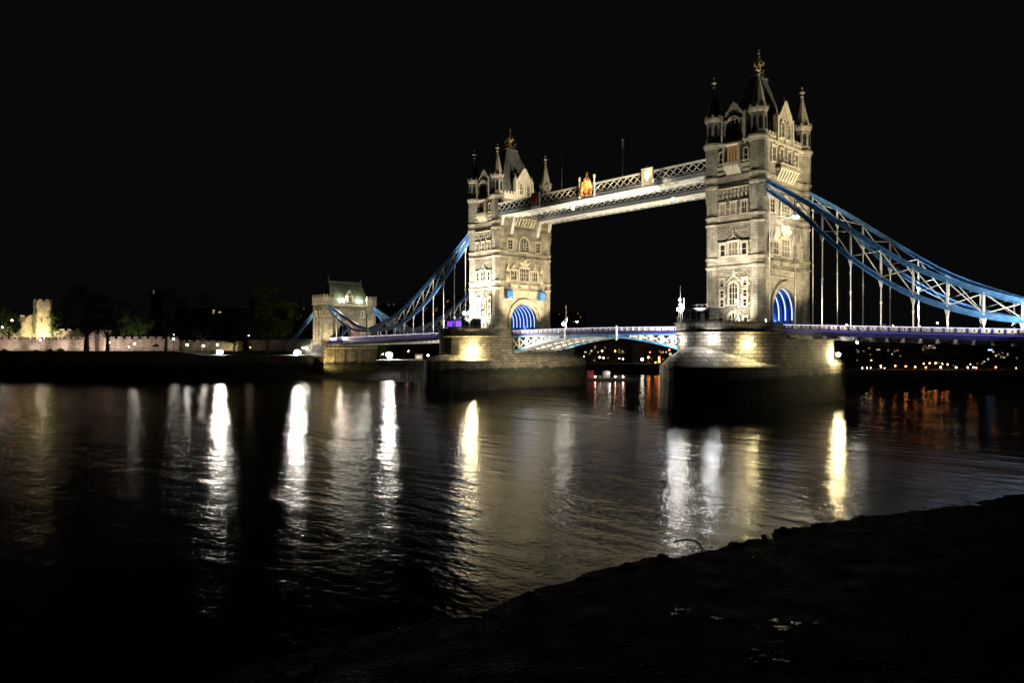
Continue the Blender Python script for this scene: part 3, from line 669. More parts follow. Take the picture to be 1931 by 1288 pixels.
# ================================================================ HIGH WALKWAYS
def make_walkway():
    y0, y1 = -3.35, 3.35; X0, X1 = -34.9, 34.9; ZB = 32.8
    root = thing('high_walkway', (-41, -7.65, ZR), '', 'walkway', 'high-level walkways between the towers')
    n = 28; st = (X1-X0)/n
    mb = MB(); mb.box(X0, X1, y0+.25, y1-.25, ZB+.35, ZB+.5)
    for i in range(n+1):
        x = X0+i*st; mb.box(x-.14, x+.14, y0+.3, y1-.3, ZB+.02, ZB+.35)
        if i < n: mb.beam((x, y0+.4, ZB+.22), (x+st, y1-.4, ZB+.22), .2, .2); mb.beam((x, y1-.4, ZB+.24), (x+st, y0+.4, ZB+.24), .2, .2)
    mb.build('soffit', 'white', root)
    for s in (-1, 1):
        y = s*3.1
        mb = MB(); mb.box(X0, X1, y-.25, y+.25, ZB, ZB+.32); mb.box(X0, X1, y+s*.1-.08, y+s*.1+.08, ZB+.32, ZB+.75); mb.box(X0, X1, y-.3, y+.3, ZB+.75, ZB+.92)
        mb.box(X0, X1, y-.2, y+.2, ZB+1.25, ZB+1.4)
        for i in range(n*2+1): mb.box(X0+i*st/2-.06, X0+i*st/2+.06, y-.2+s*.05, y+.2+s*.05, ZB+.92, ZB+1.25)
        mb.build('lower_chord', 'grey_steel', root)
        mb = MB(); z0, z1 = ZB+1.4, ZB+3.25; m = 34; sp = (X1-X0)/m
        for i in range(m):
            x = X0+i*sp
            mb.beam((x, y, z0), (x+sp, y, z1), .12, .32, (0,1,0)); mb.beam((x+sp, y+.1*s, z0), (x, y+.1*s, z1), .12, .32, (0,1,0))
        mb.build('lattice', 'white', root)
        mb = MB(); mb.box(X0, X1, y-.22, y+.22, z1, z1+.3); mb.box(X0, X1, y-.35, y+.35, z1+.3, z1+.42); mb.build('top_chord', 'white', root)
        mb = MB(); mb.box(X0, X1, y-s*.75-.03, y-s*.75+.03, ZB+.5, ZB+3.4); mb.build('glazing', 'glass', root)
    mb = MB(); mb.box(X0, X1, y0+.5, y1-.5, ZB+3.45, ZB+3.62); mb.build('roof', 'lead', root)
    for sx in (-1, 1):
        for yy in (-2.2, 2.2):
            mb = MB(); mb.hull8([(sx*34.95, yy-.5, 28.2), (sx*34.95, yy+.5, 28.2), (sx*34.6, yy+.5, 28.2), (sx*34.6, yy-.5, 28.2), (sx*34.95, yy-.5, ZB), (sx*34.95, yy+.5, ZB), (sx*33.2, yy+.5, ZB), (sx*33.2, yy-.5, ZB)])
            mb.build('bracket', 'white', root)
    return root
walk_w = make_walkway(); walk_e = copy_tree(walk_w); walk_e.location.y = 7.65
walk_w['label'] = 'nearer high lattice walkway between the towers, carrying the crests'
walk_e['label'] = 'farther high walkway between the towers, seen below and behind the nearer'
for x, m in ((-18.7, 'red'), (18.7, 'white')):          # emblem panels on the outer face
    mb = MB(); mb.box(x-1.25, x+1.25, -3.75, -3.45, 33.3, 36.9)
    for s in (-1, 1): mb.box(x+s*1.4-.18, x+s*1.4+.18, -3.85, -3.4, 33.1, 37.1)
    mb.box(x-1.65, x+1.65, -3.9, -3.4, 36.9, 37.15); e = mb.build('emblem_panel', 'grey_steel' if x < 0 else 'carved', walk_w)
    mb = MB(); mb.poly([(x-.75, 36.3), (x-.75, 35), (x, 34), (x+.75, 35), (x+.75, 36.3)], 'y', -3.95, -3.76); mb.build('shield', m, e)
# heraldic crest in the middle
cr = thing('heraldic_crest', (-41, -11.45, ZR+33.2), 'large gilded coat of arms with crown, lit orange, mid-walkway', 'coat of arms')
mb = MB(); mb.poly([(-.95, 3.4), (.95, 3.4), (.95, 1.7), (.55, .9), (0, .5), (-.55, .9), (-.95, 1.7)], 'y', -.35, 0)
mb.box(-.1, .1, -.45, -.3, .6, 3.4); mb.box(-.95, .95, -.44, -.3, 2.1, 2.3); mb.build('shield', 'crest', cr)
mb = MB(); mb.poly([(-2.0, .1), (2.0, .1), (1.7, .55), (.6, .4), (0, .7), (-.6, .4), (-1.7, .55)], 'y', -.3, -.05); mb.build('scroll', 'crest', cr)
mb = MB(); mb.lathe([(.75, 3.5), (.8, 3.9), (.6, 3.95)], (0, -.1), 10)
for k in range(8):
    t = k*pi/4; mb.tube([(.72*cos(t), .4*sin(t)-.1, 3.9), (.85*cos(t), .45*sin(t)-.1, 4.5), (.3*cos(t), .2*sin(t)-.1, 5.0), (0, -.1, 5.1)], .09, 5); mb.ball((.82*cos(t), .44*sin(t)-.1, 4.5), .14, 6)
mb.ball((0, -.1, 5.3), .22, 8); mb.box(-.09, .09, -.16, -.04, 5.4, 6.3); mb.box(-.34, .34, -.16, -.04, 5.8, 6.0); mb.build('crown', 'crest', cr)
for s in (-1, 1):       # rampant supporters either side of the shield
    mb = MB(); mb.tube([(s*1.55, -.2, .5), (s*1.65, -.25, 1.3), (s*1.5, -.25, 2.2), (s*1.35, -.25, 2.9), (s*1.3, -.25, 3.4)], [.2, .34, .36, .3, .2], 8); mb.ball((s*1.22, -.28, 3.65), .3, 8)
    mb.tube([(s*1.5, -.3, 2.6), (s*1.1, -.45, 2.9), (s*.8, -.45, 2.8)], [.15, .12, .1], 6); mb.tube([(s*1.5, -.3, 2.1), (s*1.15, -.45, 2.0), (s*.85, -.45, 2.2)], [.15, .12, .1], 6)
    mb.tube([(s*1.6, -.2, 1.3), (s*1.2, -.4, .9), (s*1.1, -.3, .5)], [.22, .16, .12], 6); mb.tube([(s*1.8, -.2, 1.0), (s*2.05, -.2, 1.8), (s*1.9, -.2, 2.6)], [.07, .09, .14], 6)
    mb.build('supporter', 'crest', cr, True)
    mb = MB(); mb.lathe([(.32, -.1), (.32, .2), (.24, .3), (.22, 4.3), (.36, 4.5), (.36, 4.7)], (s*2.45, 0), 8); po = mb.build('post', 'white', cr)
    mb = MB(); mb.ball((s*2.45, 0, 5.05), .36, 8); mb.build('ball', 'white', po, True)
mb = MB(); mb.box(-2.3, 2.3, .05, .15, .1, 3.4); mb.build('back_panel', 'dark_steel', cr)
for px, top, lab in ((1062, 290, 'thin flagpole on the walkway left of the orange crest'), (1163, 264, 'taller flagpole on the walkway right of the orange crest')):
    X = -52.0 if px == 1062 else -31.4; dd = (X-CX)*DX+(-9-CY)*DY
    zt = CZ+(652-top)*dd/FPX
    fp = thing('flagpole', (X, -9, ZR+36.4), lab, 'flagpole', 'flagpoles on the walkway')
    mb = MB(); mb.tube([(0,0,0), (0,0,zt-ZR-36.4)], [.11, .05], 6); mb.ball((0,0,zt-ZR-36.3), .14, 6); mb.build('pole', 'white', fp)
    mb = MB(); h = zt-ZR-36.4; P_ = [(-.08, 0, h-.4), (-.42, .1, h-1.4), (-.35, -.05, h-2.6), (-.5, .05, h-3.6)]
    mb.rings([[(p[0]-.18, p[1], p[2]), (p[0]+.0, p[1]+.18, p[2]), (p[0]+.3, p[1], p[2]), (p[0], p[1]-.15, p[2])] for p in P_]); mb.build('flag', 'red_cloth', fp, True)

# ================================================================ SUSPENSION CHAINS
def interp(T, x):
    # monotone cubic through table T
    xs = [p[0] for p in T]; ys = [p[1] for p in T]; n = len(T)
    s = [(ys[i+1]-ys[i])/(xs[i+1]-xs[i]) for i in range(n-1)]
    m = [s[0]]+[(s[i-1]+s[i])/2 for i in range(1, n-1)]+[s[-1]]
    i = max(0, min(n-2, sum(1 for q in xs if q <= x)-1)); h = xs[i+1]-xs[i]; t = (x-xs[i])/h
    return ys[i]*(2*t**3-3*t*t+1)+m[i]*h*(t**3-2*t*t+t)+ys[i+1]*(-2*t**3+3*t*t)+m[i+1]*h*(t**3-t*t)
UN = [(5.6, 48.0), (20.5, 38.0), (37.3, 27.9), (48, 22.7), (65, 18.5)]
LN = [(6.2, 45.9), (16.2, 37.3), (25, 29.9), (37.3, 22.9), (48, 19.2), (65, 18.0)]
US = [(5.6, 48.0), (13.2, 42.9), (23, 35.6), (34.7, 27.1), (45, 22.2), (52, 19.7), (62, 17.6), (70, 16.9)]
LS = [(6.2, 46.0), (13.2, 40.3), (24.3, 29.3), (34.7, 21.9), (45, 18.0), (52, 16.7), (62, 15.9), (70, 16.6)]
def make_chain(x0, sg, U, L, first, end, label):
    """x = x0 + sg*t along the bridge"""
    root = thing('suspension_chain', (x0, 0, ZD), label, 'suspension chain', 'blue stiffened chains of the side spans')
    Z = lambda z: z-ZD
    def chord(T, name, t0, t1):
        ts = [t0+(t1-t0)*i/44 for i in range(45)]; pts = [(sg*t, 0, Z(interp(T, t))) for t in ts]
        mb = MB(); mb.sweep(pts, .32, .86)
        up = [(p[0], 0, p[2]+.46) for p in pts]; dn = [(p[0], 0, p[2]-.46) for p in pts]
        mb.sweep(up, .72, .13); mb.sweep(dn, .72, .13); mb.sweep(pts, .42, .14); mb.build(name, 'blue', root)
    chord(U, 'upper_chord', U[0][0], end); chord(L, 'lower_chord', L[0][0], end)
    t = first; st = []
    while t < end-.4: st.append(t); t += 5.48
    for i, t in enumerate(st):
        zu, zl = Z(interp(U, t)), Z(interp(L, t)); zd = zroad(x0+sg*t)-ZD+.9
        if zu-zl > 1.2:
            mb = MB(); mb.box(sg*t-.14, sg*t+.14, -.2, .2, zl, zu); mb.build('post', 'white', root)
        if i+1 < len(st):
            t2 = st[i+1]; a, b = Z(interp(U, t2)), Z(interp(L, t2))
            if zu-zl > 1.2:
                mb = MB(); mb.beam((sg*t, -.1, zu-.3), (sg*t2, -.1, b+.3), .14, .3, (0,1,0)); mb.beam((sg*t, .1, zl+.3), (sg*t2, .1, a-.3), .14, .3, (0,1,0))
                mb.build('brace', 'white', root)
        if zl-.4 > zd+.3:
            mb = MB(); mb.lathe([(.12, zd), (.12, (zd+zl)/2-.25), (.21, (zd+zl)/2-.22), (.21, (zd+zl)/2+.22), (.12, (zd+zl)/2+.25), (.12, zl-.5)], (sg*t, 0), 8)
            hh = min(1.3, zl-.4-zd)
            mb.hull8([(sg*t-.1, -.2, zl-.4-hh), (sg*t+.1, -.2, zl-.4-hh), (sg*t+.1, .2, zl-.4-hh), (sg*t-.1, .2, zl-.4-hh), (sg*t-.42, -.24, zl-.35), (sg*t+.42, -.24, zl-.35), (sg*t+.42, .24, zl-.35), (sg*t-.42, .24, zl-.35)])
            mb.build('hanger', 'white', root)
    return root
def finish_north(root):
    # the short link from the low pin up to the shore tower
    U = [(0, 18.5), (8, 20.3), (18, 24.0), (28.5, 28.2)]; L = [(0, 18.0), (8, 18.4), (16, 20.3), (23, 23.8), (28.5, 27.3)]
    for T, nm in ((U, 'upper_chord'), (L, 'lower_chord')):
        pts = [(-65-28.5*i/20, 0, interp(T, 28.5*i/20)-ZD) for i in range(21)]; mb = MB(); mb.sweep(pts, .32, .86)
        mb.sweep([(p[0], 0, p[2]+.46) for p in pts], .72, .13); mb.sweep([(p[0], 0, p[2]-.46) for p in pts], .72, .13); mb.build(nm, 'blue', root)
    t = 4.5; st = []
    while t < 27: st.append(t); t += 4.6
    for i, t in enumerate(st):
        zu, zl = interp(U, t)-ZD, interp(L, t)-ZD; zd = zroad(-82-65-t)-ZD+.9
        mb = MB(); mb.box(-65-t-.12, -65-t+.12, -.2, .2, zl, zu); mb.build('post', 'white', root)
        mb = MB(); mb.tube([(-65-t, 0, zd), (-65-t, 0, zl-.3)], .12, 6); mb.lathe([(.12, zl-.9), (.36, zl-.4)], (-65-t, 0), 6); mb.build('hanger', 'white', root)
        if i+1 < len(st):
            t2 = st[i+1]; mb = MB(); mb.beam((-65-t, -.1, zu-.3), (-65-t2, -.1, interp(L, t2)-ZD+.3), .12, .24, (0,1,0)); mb.beam((-65-t, .1, zl+.3), (-65-t2, .1, interp(U, t2)-ZD-.3), .12, .24, (0,1,0)); mb.build('brace', 'white', root)
    mb = MB(); mb.rings([[(-65+.95*cos(k*pi/8), y, 18.2-ZD+.95*sin(k*pi/8)) for k in range(16)] for y in (-.5, .5)]); mb.rings([[(-65+.5*cos(k*pi/6), y, 18.2-ZD+.5*sin(k*pi/6)) for k in range(12)] for y in (-.65, .65)]); mb.build('link_pin', 'white', root)
ch = make_chain(0, 1, US, LS, 7.75, 70, 'nearer blue suspension chain running down to the right of the near tower'); ch.location.y = -10
c2 = copy_tree(ch); c2.location.y = 10; c2['label'] = 'farther blue suspension chain right of the near tower, behind the other'
ch = make_chain(-82, -1, UN, LN, 9.5, 65, 'nearer blue suspension chain sweeping left from the far tower to the shore tower'); finish_north(ch); ch.location.y = -10
c2 = copy_tree(ch); c2.location.y = 10; c2['label'] = 'farther blue suspension chain left of the far tower, mostly hidden behind'

# ================================================================ DECKS
def panel_mesh(w, h):
    mb = MB(); t = .05
    mb.box(-w/2, w/2, -t, t, 0, .08); mb.box(-w/2, w/2, -t, t, h-.08, h); mb.box(-w/2, -w/2+.08, -t, t, .08, h-.08); mb.box(w/2-.08, w/2, -t, t, .08, h-.08)
    q = w/2
    for k in (-1, 1):
        c = k*q/2
        mb.beam((c-q*.45, 0, .06), (c+q*.45, 0, h-.06), .09, .11, (0,1,0)); mb.beam((c-q*.45, .01, h-.06), (c+q*.45, .01, .06), .09, .11, (0,1,0))
        mb.rings([[(c+.24*cos(a*pi/4), y, h/2+.24*sin(a*pi/4)) for a in range(8)] for y in (-.07, .07)])
    return mb.mesh('railing_panel', 'white')
def deck(root, xs, yh, zr, ox, panel, pitch, soffit=True, fascia=(-.95, -.1), inner=None):
    """xs: (x0, x1) world; built relative to (ox, 0, ZD)"""
    x0, x1 = xs; N = 12; X = [x0+(x1-x0)*i/N for i in range(N+1)]; Zf = lambda x: zr(x)-ZD
    def strip(mb, ya, yb, za, zb):
        mb.rings([[(x-ox, ya, Zf(x)+za), (x-ox, yb, Zf(x)+za), (x-ox, yb, Zf(x)+zb), (x-ox, ya, Zf(x)+zb)] for x in X])
    mb = MB(); strip(mb, -yh+.3, yh-.3, -.35, 0); mb.build('roadway', 'road', root)
    for s in (-1, 1):
        mb = MB(); y = s*yh; strip(mb, y-.14, y+.14, fascia[0], fascia[1]); strip(mb, y-.3, y+.3, fascia[0]-.12, fascia[0]); strip(mb, y-.34, y+.34, fascia[1], fascia[1]+.16); strip(mb, y-.24, y+.24, fascia[0]+.45, fascia[0]+.53)
        mb.build('girder', 'navy', root)
        mb = MB(); strip(mb, y-.16, y+.16, .98, 1.12); strip(mb, y-.12, y+.12, .06, .2); L = x1-x0; n = max(1, round(L/pitch)); p = L/n
        for i in range(n+1):
            x = x0+i*p; x = min(max(x, x0+.12), x1-.12); mb.box(x-ox-.12, x-ox+.12, y-.17, y+.17, Zf(x)+.06, Zf(x)+1.0)
        mb.build('railing', 'navy', root)
        for i in range(n):
            x = x0+(i+.5)*p; link('railing_panel', panel, root, (x-ox, y, Zf(x)+.2))
    if soffit:
        mb = MB(); n = int((x1-x0)/2.74)
        for i in range(n+1):
            x = x0+(x1-x0)*i/n; mb.box(x-ox-.14, x-ox+.14, -yh+.2, yh-.2, Zf(x)-1.75, Zf(x)-.4); mb.box(x-ox-.3, x-ox+.3, -yh+.2, yh-.2, Zf(x)-1.87, Zf(x)-1.75)
        strip(mb, -yh+.4, yh-.4, -.6, -.4)
        for y in (-7.5, -4.5, -1.5, 1.5, 4.5, 7.5): strip(mb, y-.15, y+.15, -1.5, -.6)
        mb.build('cross_girder', 'white', root)
PAN = panel_mesh(1.52, .76)
dk_s = thing('bridge_deck', (52, 0, ZD), 'road deck with violet-lit railing running right from the near tower', 'bridge deck', 'side span road decks')
deck(dk_s, (10.7, 95), 9.7, zroad, 52, PAN, 1.83)
dk_n = thing('bridge_deck', (-134, 0, ZD), 'road deck with violet-lit railing between the far tower and shore tower', 'bridge deck', 'side span road decks')
deck(dk_n, (-175.8, -92.7), 9.7, zroad, -134, PAN, 1.83)
def zarch(x): return 10.5+4.35*(1-((x+41)/30.35)**2)
def make_leaf(x0, x1, label):
    ox = (x0+x1)/2; root = thing('bascule_leaf', (ox, 0, ZD), label, 'drawbridge leaf', 'lifting leaves of the bridge')
    deck(root, (x0, x1), 9.2, zroad, ox, PAN, 1.83, False, (-.5, -.05))
    N = 10; X = [x0+(x1-x0)*i/N for i in range(N+1)]
    for y in (-9.1, -3.1, 3.1, 9.1):
        mb = MB(); pts = [(x-ox, y, zarch(x)-ZD+.25) for x in [x0+(x1-x0)*i/20 for i in range(21)]]
        P2 = [Vector(p) for p in pts]
        rs = [[(p[0], y-.28, p[2]-.25), (p[0], y+.28, p[2]-.25), (p[0], y+.28, p[2]+.25), (p[0], y-.28, p[2]+.25)] for p in pts]; mb.rings(rs)
        rs = [[(x-ox, y-.25, zroad(x)-ZD-.98), (x-ox, y+.25, zroad(x)-ZD-.98), (x-ox, y+.25, zroad(x)-ZD-.64), (x-ox, y-.25, zroad(x)-ZD-.64)] for x in X]; mb.rings(rs)
        ch = mb.build('arch_chord', 'blue' if abs(y) > 5 else 'white', root)
        mb = MB()
        for i in range(N):
            xa, xb = X[i], X[i+1]; ta, tb = zroad(xa)-ZD-.98, zroad(xb)-ZD-.98; ba, bb = zarch(xa)-ZD+.5, zarch(xb)-ZD+.5
            if ta-ba > .25: mb.box(xa-ox-.28, xa-ox+.28, y-.24, y+.24, ba, ta)
            if tb-bb > .25 and i == N-1: mb.box(xb-ox-.35, xb-ox-.05, y-.2, y+.2, bb, tb)
            if min(ta-ba, tb-bb) > .25: mb.beam((xa-ox, y-.05, ta), (xb-ox, y-.05, bb), .2, .42, (0,1,0)); mb.beam((xa-ox, y+.05, ba), (xb-ox, y+.05, tb), .2, .42, (0,1,0))
        mb.build('truss', 'white', root)
    mb = MB(); n = 12
    for i in range(n+1):
        x = x0+.3+(x1-x0-.6)*i/n; z = zarch(x)-ZD; mb.box(x-ox-.2, x-ox+.2, -8.8, 8.8, z+.02, z+.6); mb.box(x-ox-.36, x-ox+.36, -8.8, 8.8, z-.05, z+.06)
    for ya in (-8.5, -2.5, 3.4): mb.rings([[(x-ox, ya, zarch(x)-ZD+.55), (x-ox, ya+5.1, zarch(x)-ZD+.55), (x-ox, ya+5.1, zarch(x)-ZD+.62), (x-ox, ya, zarch(x)-ZD+.62)] for x in X])
    mb.build('cross_girder', 'white', root)
    return root
leaf_s = make_leaf(-41+.06, -10.7, 'drawbridge leaf joining the near pier, blue truss arch under navy band')
leaf_n = make_leaf(-71.3, -41-.06, 'drawbridge leaf joining the far pier, its underside lit cream')
# ================================================================ SHORE TOWER
ab = thing('abutment_tower', (-180.5, -.25, 0), 'smaller stone shore tower with green hipped roof at the left end of the bridge', 'gate tower')
for s in (-1, 1):
    mb = MB(); y0, y1 = sorted((s*7.75, s*11.75)); mb.box(-4.5, 4.5, y0, y1, 14.2, 29.0); mb.box(-4.6, 4.6, y0-.15, y1+.15, 18.6, 19.0)
    for x in (-2.2, 0, 2.2): mb.box(x-.35, x+.35, min(s*11.75, s*12.05), max(s*11.75, s*12.05), 14.2, 23.5)
    mb.box(-3.2, 3.2, min(s*11.7, s*11.9), max(s*11.7, s*11.9), 26.4, 28.6)
    mb.build('corner_tower', 'stone', ab)
mb = MB()
for s in (-1, 1):
    mb.poly([(-7.75, 14.2), (-4.6, 14.2)]+arc(0, 18.2, 4.6, 16)[::-1]+[(4.6, 14.2), (7.75, 14.2), (7.75, 28.6), (-7.75, 28.6)], 'x', s*3.6, s*2.8)
mb.build('arch_wall', 'stone', ab)
mb = MB(); mb.rings([[(x, u, z) for u, z in [(4.65, 14.2)]+arc(0, 18.2, 4.65, 16)+[(-4.65, 14.2)]] for x in (-2.8, 2.8)], False, False); mb.build('arch_lining', 'pale_render', ab)
for x in (-2, -.7, .7, 2):
    mb = MB(); o = arc(0, 18.2, 4.6, 14); q = arc(0, 18.2, 4.3, 14)
    for i in range(14): mb.hull8([(x-.15, *o[i]), (x+.15, *o[i]), (x+.15, *o[i+1]), (x-.15, *o[i+1]), (x-.15, *q[i]), (x+.15, *q[i]), (x+.15, *q[i+1]), (x-.15, *q[i+1])])
    mb.build('arch_rib', 'white', ab)
mb = MB()
for s in (-1, 1):
    y0, y1 = sorted((s*7.5, s*12.05)); mb.box(-4.8, 4.8, y0, y1, 29.0, 29.5); mb.box(-4.65, 4.65, y0+.1, y1-.1, 29.5, 31.6); mb.box(-4.8, 4.8, y0, y1, 31.6, 31.8)
    for k in range(5):
        x = -4.3+2.15*k
        for yy in (y0+.3, y1-.3): mb.box(x-.5, x+.5, yy-.25, yy+.25, 31.8, 32.8)
    for k in range(2):
        yy = y0+1.55+1.45*k
        for x in (-4.5, 4.5): mb.box(x-.25, x+.25, yy-.42, yy+.42, 31.8, 32.8)
for s in (-1, 1): mb.box(s*3.7-.35, s*3.7+.35, -7.5, 7.5, 28.6, 29.9)
mb.build('battlement', 'carved', ab)
mb = MB(); mb.rings([[(-x, -y, z), (x, -y, z), (x, y, z), (-x, y, z)] for x, y, z in ((4.3, 9.4, 29.6), (3.2, 8.6, 31.6), (1.2, 7.7, 36.2), (.35, 7.2, 38.0), (.35, 7.2, 38.3))]); rf = mb.build('roof', 'green_slate', ab)
mb = MB()
for k in range(19): mb.box(-.06, .06, -7.1+.78*k-.2, -7.1+.78*k+.2, 38.3, 38.8)
mb.build('ridge_crest', 'lead', rf)
for s in (-1, 1):
    mb = MB(); mb.lathe([(.35, 36.8), (.35, 38.4), (.2, 38.7), (.1, 39.5), (.22, 39.8), (.06, 40.1), (.04, 41.2)], (0, s*7.3), 6); mb.build('finial', 'lead', rf)
for s in (1, -1):
    mb = MB(); mb.poly([(-1.6, 29.9), (1.6, 29.9), (1.6, 32.6), (.9, 33.6), (0, 35.2), (-.9, 33.6), (-1.6, 32.6)], 'x', s*3.9, s*3.2)
    mb.rings([[(s*3.2, -1.4, 29.9), (s*3.2, 1.4, 29.9), (s*3.2, 1.4, 32.5), (s*3.2, 0, 34.8), (s*3.2, -1.4, 32.5)], [(0, -1.4, 29.9), (0, 1.4, 29.9), (0, 1.4, 32.5), (0, 0, 34.8), (0, -1.4, 32.5)]]); dm = mb.build('dormer', 'carved', ab)
    me, pm = window_mesh(1.4, 1.9, 2, 2, 0, .3); wo = link('window', me, dm, (s*3.92, 0, 30.3), s*pi/2); link('pane', pm['glass'], wo)
for y in (-5.8, 5.8):
    me, pm = window_mesh(.7, 2.2, 1, 2, 0, .35); wo = link('window', me, ab, (3.62, y, 24.2), pi/2); link('pane', pm['glass'], wo)
for x in (-2, 2):
    me, pm = window_mesh(.8, 1.8, 1, 2, 0, .25); wo = link('window', me, ab, (x, -11.78, 24.4)); link('pane', pm['glass'], wo)
mb = MB(); mb.box(-4.8, 4.9, -12.0, 12.0, 5.2, 14.2); mb.box(-5.6, 5.6, -12.6, 12.6, -3, 5.2)
for y in (-8.5, -4.2, .2, 4.6, 8.8): mb.box(4.9, 5.5, y-.9, y+.9, 5.2, 12.4)
mb.build('abutment', 'granite', ab)
mb = MB(); mb.box(4.9, 6.6, -11, 11.4, 11.5, 11.75)
for k in range(12): mb.box(6.4, 6.5, -10.9+2.0*k, -10.8+2.0*k, 11.75, 13.2)
mb.box(6.38, 6.52, -11, 11.4, 13.1, 13.25); mb.box(6.4, 6.5, -11, 11.4, 12.4, 12.5); mb.build('gantry', 'white', ab)
for s in (-1, 1):
    t = thing('land_tie', (-185, s*10.4, 26.8), ('nearer' if s < 0 else 'farther')+' slanted blue anchor tie behind the shore tower', 'anchor tie', 'blue land ties')
    mb = MB(); mb.beam((0, 0, 0), (-25, 0, -14.5), .6, 1.0); mb.build('tie', 'blue', t)
    mb = MB(); mb.beam((0, 0, .6), (-25, 0, -13.9), 1.0, .16); mb.beam((0, 0, -.6), (-25, 0, -15.1), 1.0, .16); mb.build('flange', 'blue', t)
av = thing('approach_viaduct', (-220, 0, 0), 'low dark stone approach wall left of the shore tower', 'viaduct')
mb = MB(); mb.box(-42, 34.9, -10.6, 10.6, 2, 14.0); mb.build('wall', 'old_wall', av)
for q in (-1, 1): mb = MB(); mb.box(-42, 34.9, *sorted((q*10.3, q*10.8)), 14.0, 15.1); mb.box(-42, 34.9, *sorted((q*10.2, q*10.9)), 15.1, 15.3); mb.build('parapet', 'stone', av)

# ================================================================ THINGS ON THE PIERS
def rail(name, pts, h, label):
    r = thing(name, pts[0], label, 'railing', 'railings on the pier tops'); o = Vector(pts[0]); mb = MB()
    for a, b in zip(pts, pts[1:]):
        a, b = Vector(a)-o, Vector(b)-o
        for z in (h, h*.55): mb.tube([a+Vector((0,0,z)), b+Vector((0,0,z))], .03, 5)
        n = max(1, int((b-a).length/1.5))
        for k in range(n+1): q = a+(b-a)*k/n; mb.tube([q, q+Vector((0,0,h))], .035, 5)
    mb.build('rail', 'dark_steel', r); return r
def cabin(loc, L, W, H, label, lit, rz=0):
    r = thing('control_cabin', loc, label, 'cabin', 'control cabins on the piers', rz)
    mb = MB(); mb.box(-L/2, L/2, -W/2, W/2, 0, 1.1); mb.box(-L/2, L/2, -W/2, W/2, H-.5, H)
    n = int(L/1.3)
    for k in range(n+1):
        x = -L/2+.12+(L-.24)*k/n
        for y in (-W/2+.1, W/2-.1): mb.box(x-.09, x+.09, y-.09, y+.09, 1.1, H-.5)
    mb.build('wall', 'dark_steel', r)
    mb = MB(); mb.box(-L/2+.1, L/2-.1, -W/2+.12, W/2-.12, 1.1, H-.5); mb.build('window_band', lit, r)
    mb = MB(); mb.box(-L/2-.3, L/2+.3, -W/2-.3, W/2+.3, H, H+.18)
    for k in range(5): x = -L/2+.3+(L-.6)*k/4; mb.tube([(x, -W/2, H+.1), (x, -W/2, H+.8)], .04, 5)
    mb.tube([(-L/2, -W/2, H+.8), (L/2, -W/2, H+.8)], .035, 5); mb.tube([(L*.3, 0, H), (L*.3, 0, H+1.5)], .04, 5); mb.build('roof', 'dark_steel', r)
    mb = MB(); mb.box(L*.18, L*.18+.9, -W/2-.06, -W/2, .02, 2.2); mb.build('door', 'grey_steel', r)
    return r
cabin((-4.2, -16.6, ZR-.3), 6.2, 4.2, 3.2, 'dark cabin with unlit windows on the nearer pier top', 'glass')
cabin((-88.2, -16.4, ZR-.3), 4.4, 3.6, 3.2, 'cabin glowing violet inside on the farther pier top', 'led_violet')
cabin((-79.6, -17.6, ZR-.3), 5.0, 3.4, 3.0, 'dark glazed cabin beside the violet cabin on the farther pier', 'glass')
rail('railing', [(-9.4, -14, ZR-.1), (-8.2, -20, ZR-.1), (-4, -24, ZR-.1)], 1.2, 'thin dark railing on the nearer pier nose beside the cabin')
def lamp_post(loc, h, label, m='bulb', r=.3, arms=1, group=None, hood=True, w=.09, light=0, lc=(1, .9, .75)):
    t = thing('lamp_post', loc, label, 'lamp post', group)
    mb = MB(); mb.lathe([(w*2.2, 0), (w*2.2, .4), (w, .6), (w*.7, h-.1), (w*1.8, h)], (0, 0), 8)
    if arms > 1:
        for a in range(arms): e = (a-(arms-1)/2)*1.2; mb.beam((0, 0, h-.3), (e*RX, e*RY, h-.05), .08, .08)
    mb.build('post', 'dark_steel', t)
    for a in range(arms):
        e = (a-(arms-1)/2)*1.2; c = (e*RX, e*RY, h+r)
        mb = MB(); mb.ball(c, r, 12); mb.build('lantern', m, t, True)
        if hood:
            mb = MB(); mb.lathe([(r*1.05, c[2]+r*.55), (r*.5, c[2]+r*1.15), (.03, c[2]+r*1.7)], c[:2], 8); mb.build('cap', 'dark_steel', t)
    if m == 'bulb_hot':               # added bowl on the land side, blocks light towards trees and ground
        q = Vector((DX, DY, -.12)).normalized().to_track_quat('Z', 'Y').to_matrix().to_4x4(); mb = MB()
        mb.rings([[(rr*cos(k*pi/8), rr*sin(k*pi/8), z) for k in range(16)] for rr, z in ((r*1.8, -r*1.3), (r*1.7, r*.5), (r*1.2, r*1.15), (r*.3, r*1.45))], True)
        mb.f.pop(-2); me = mb.mesh('light_shield', 'dark_steel'); me.transform(Matrix.Translation((0, 0, h+r)) @ q); link('light_shield', me, t)
    if light: point(Vector(loc)+Vector((0,0,h+r)), light, lc, r*1.05, t)
    return t
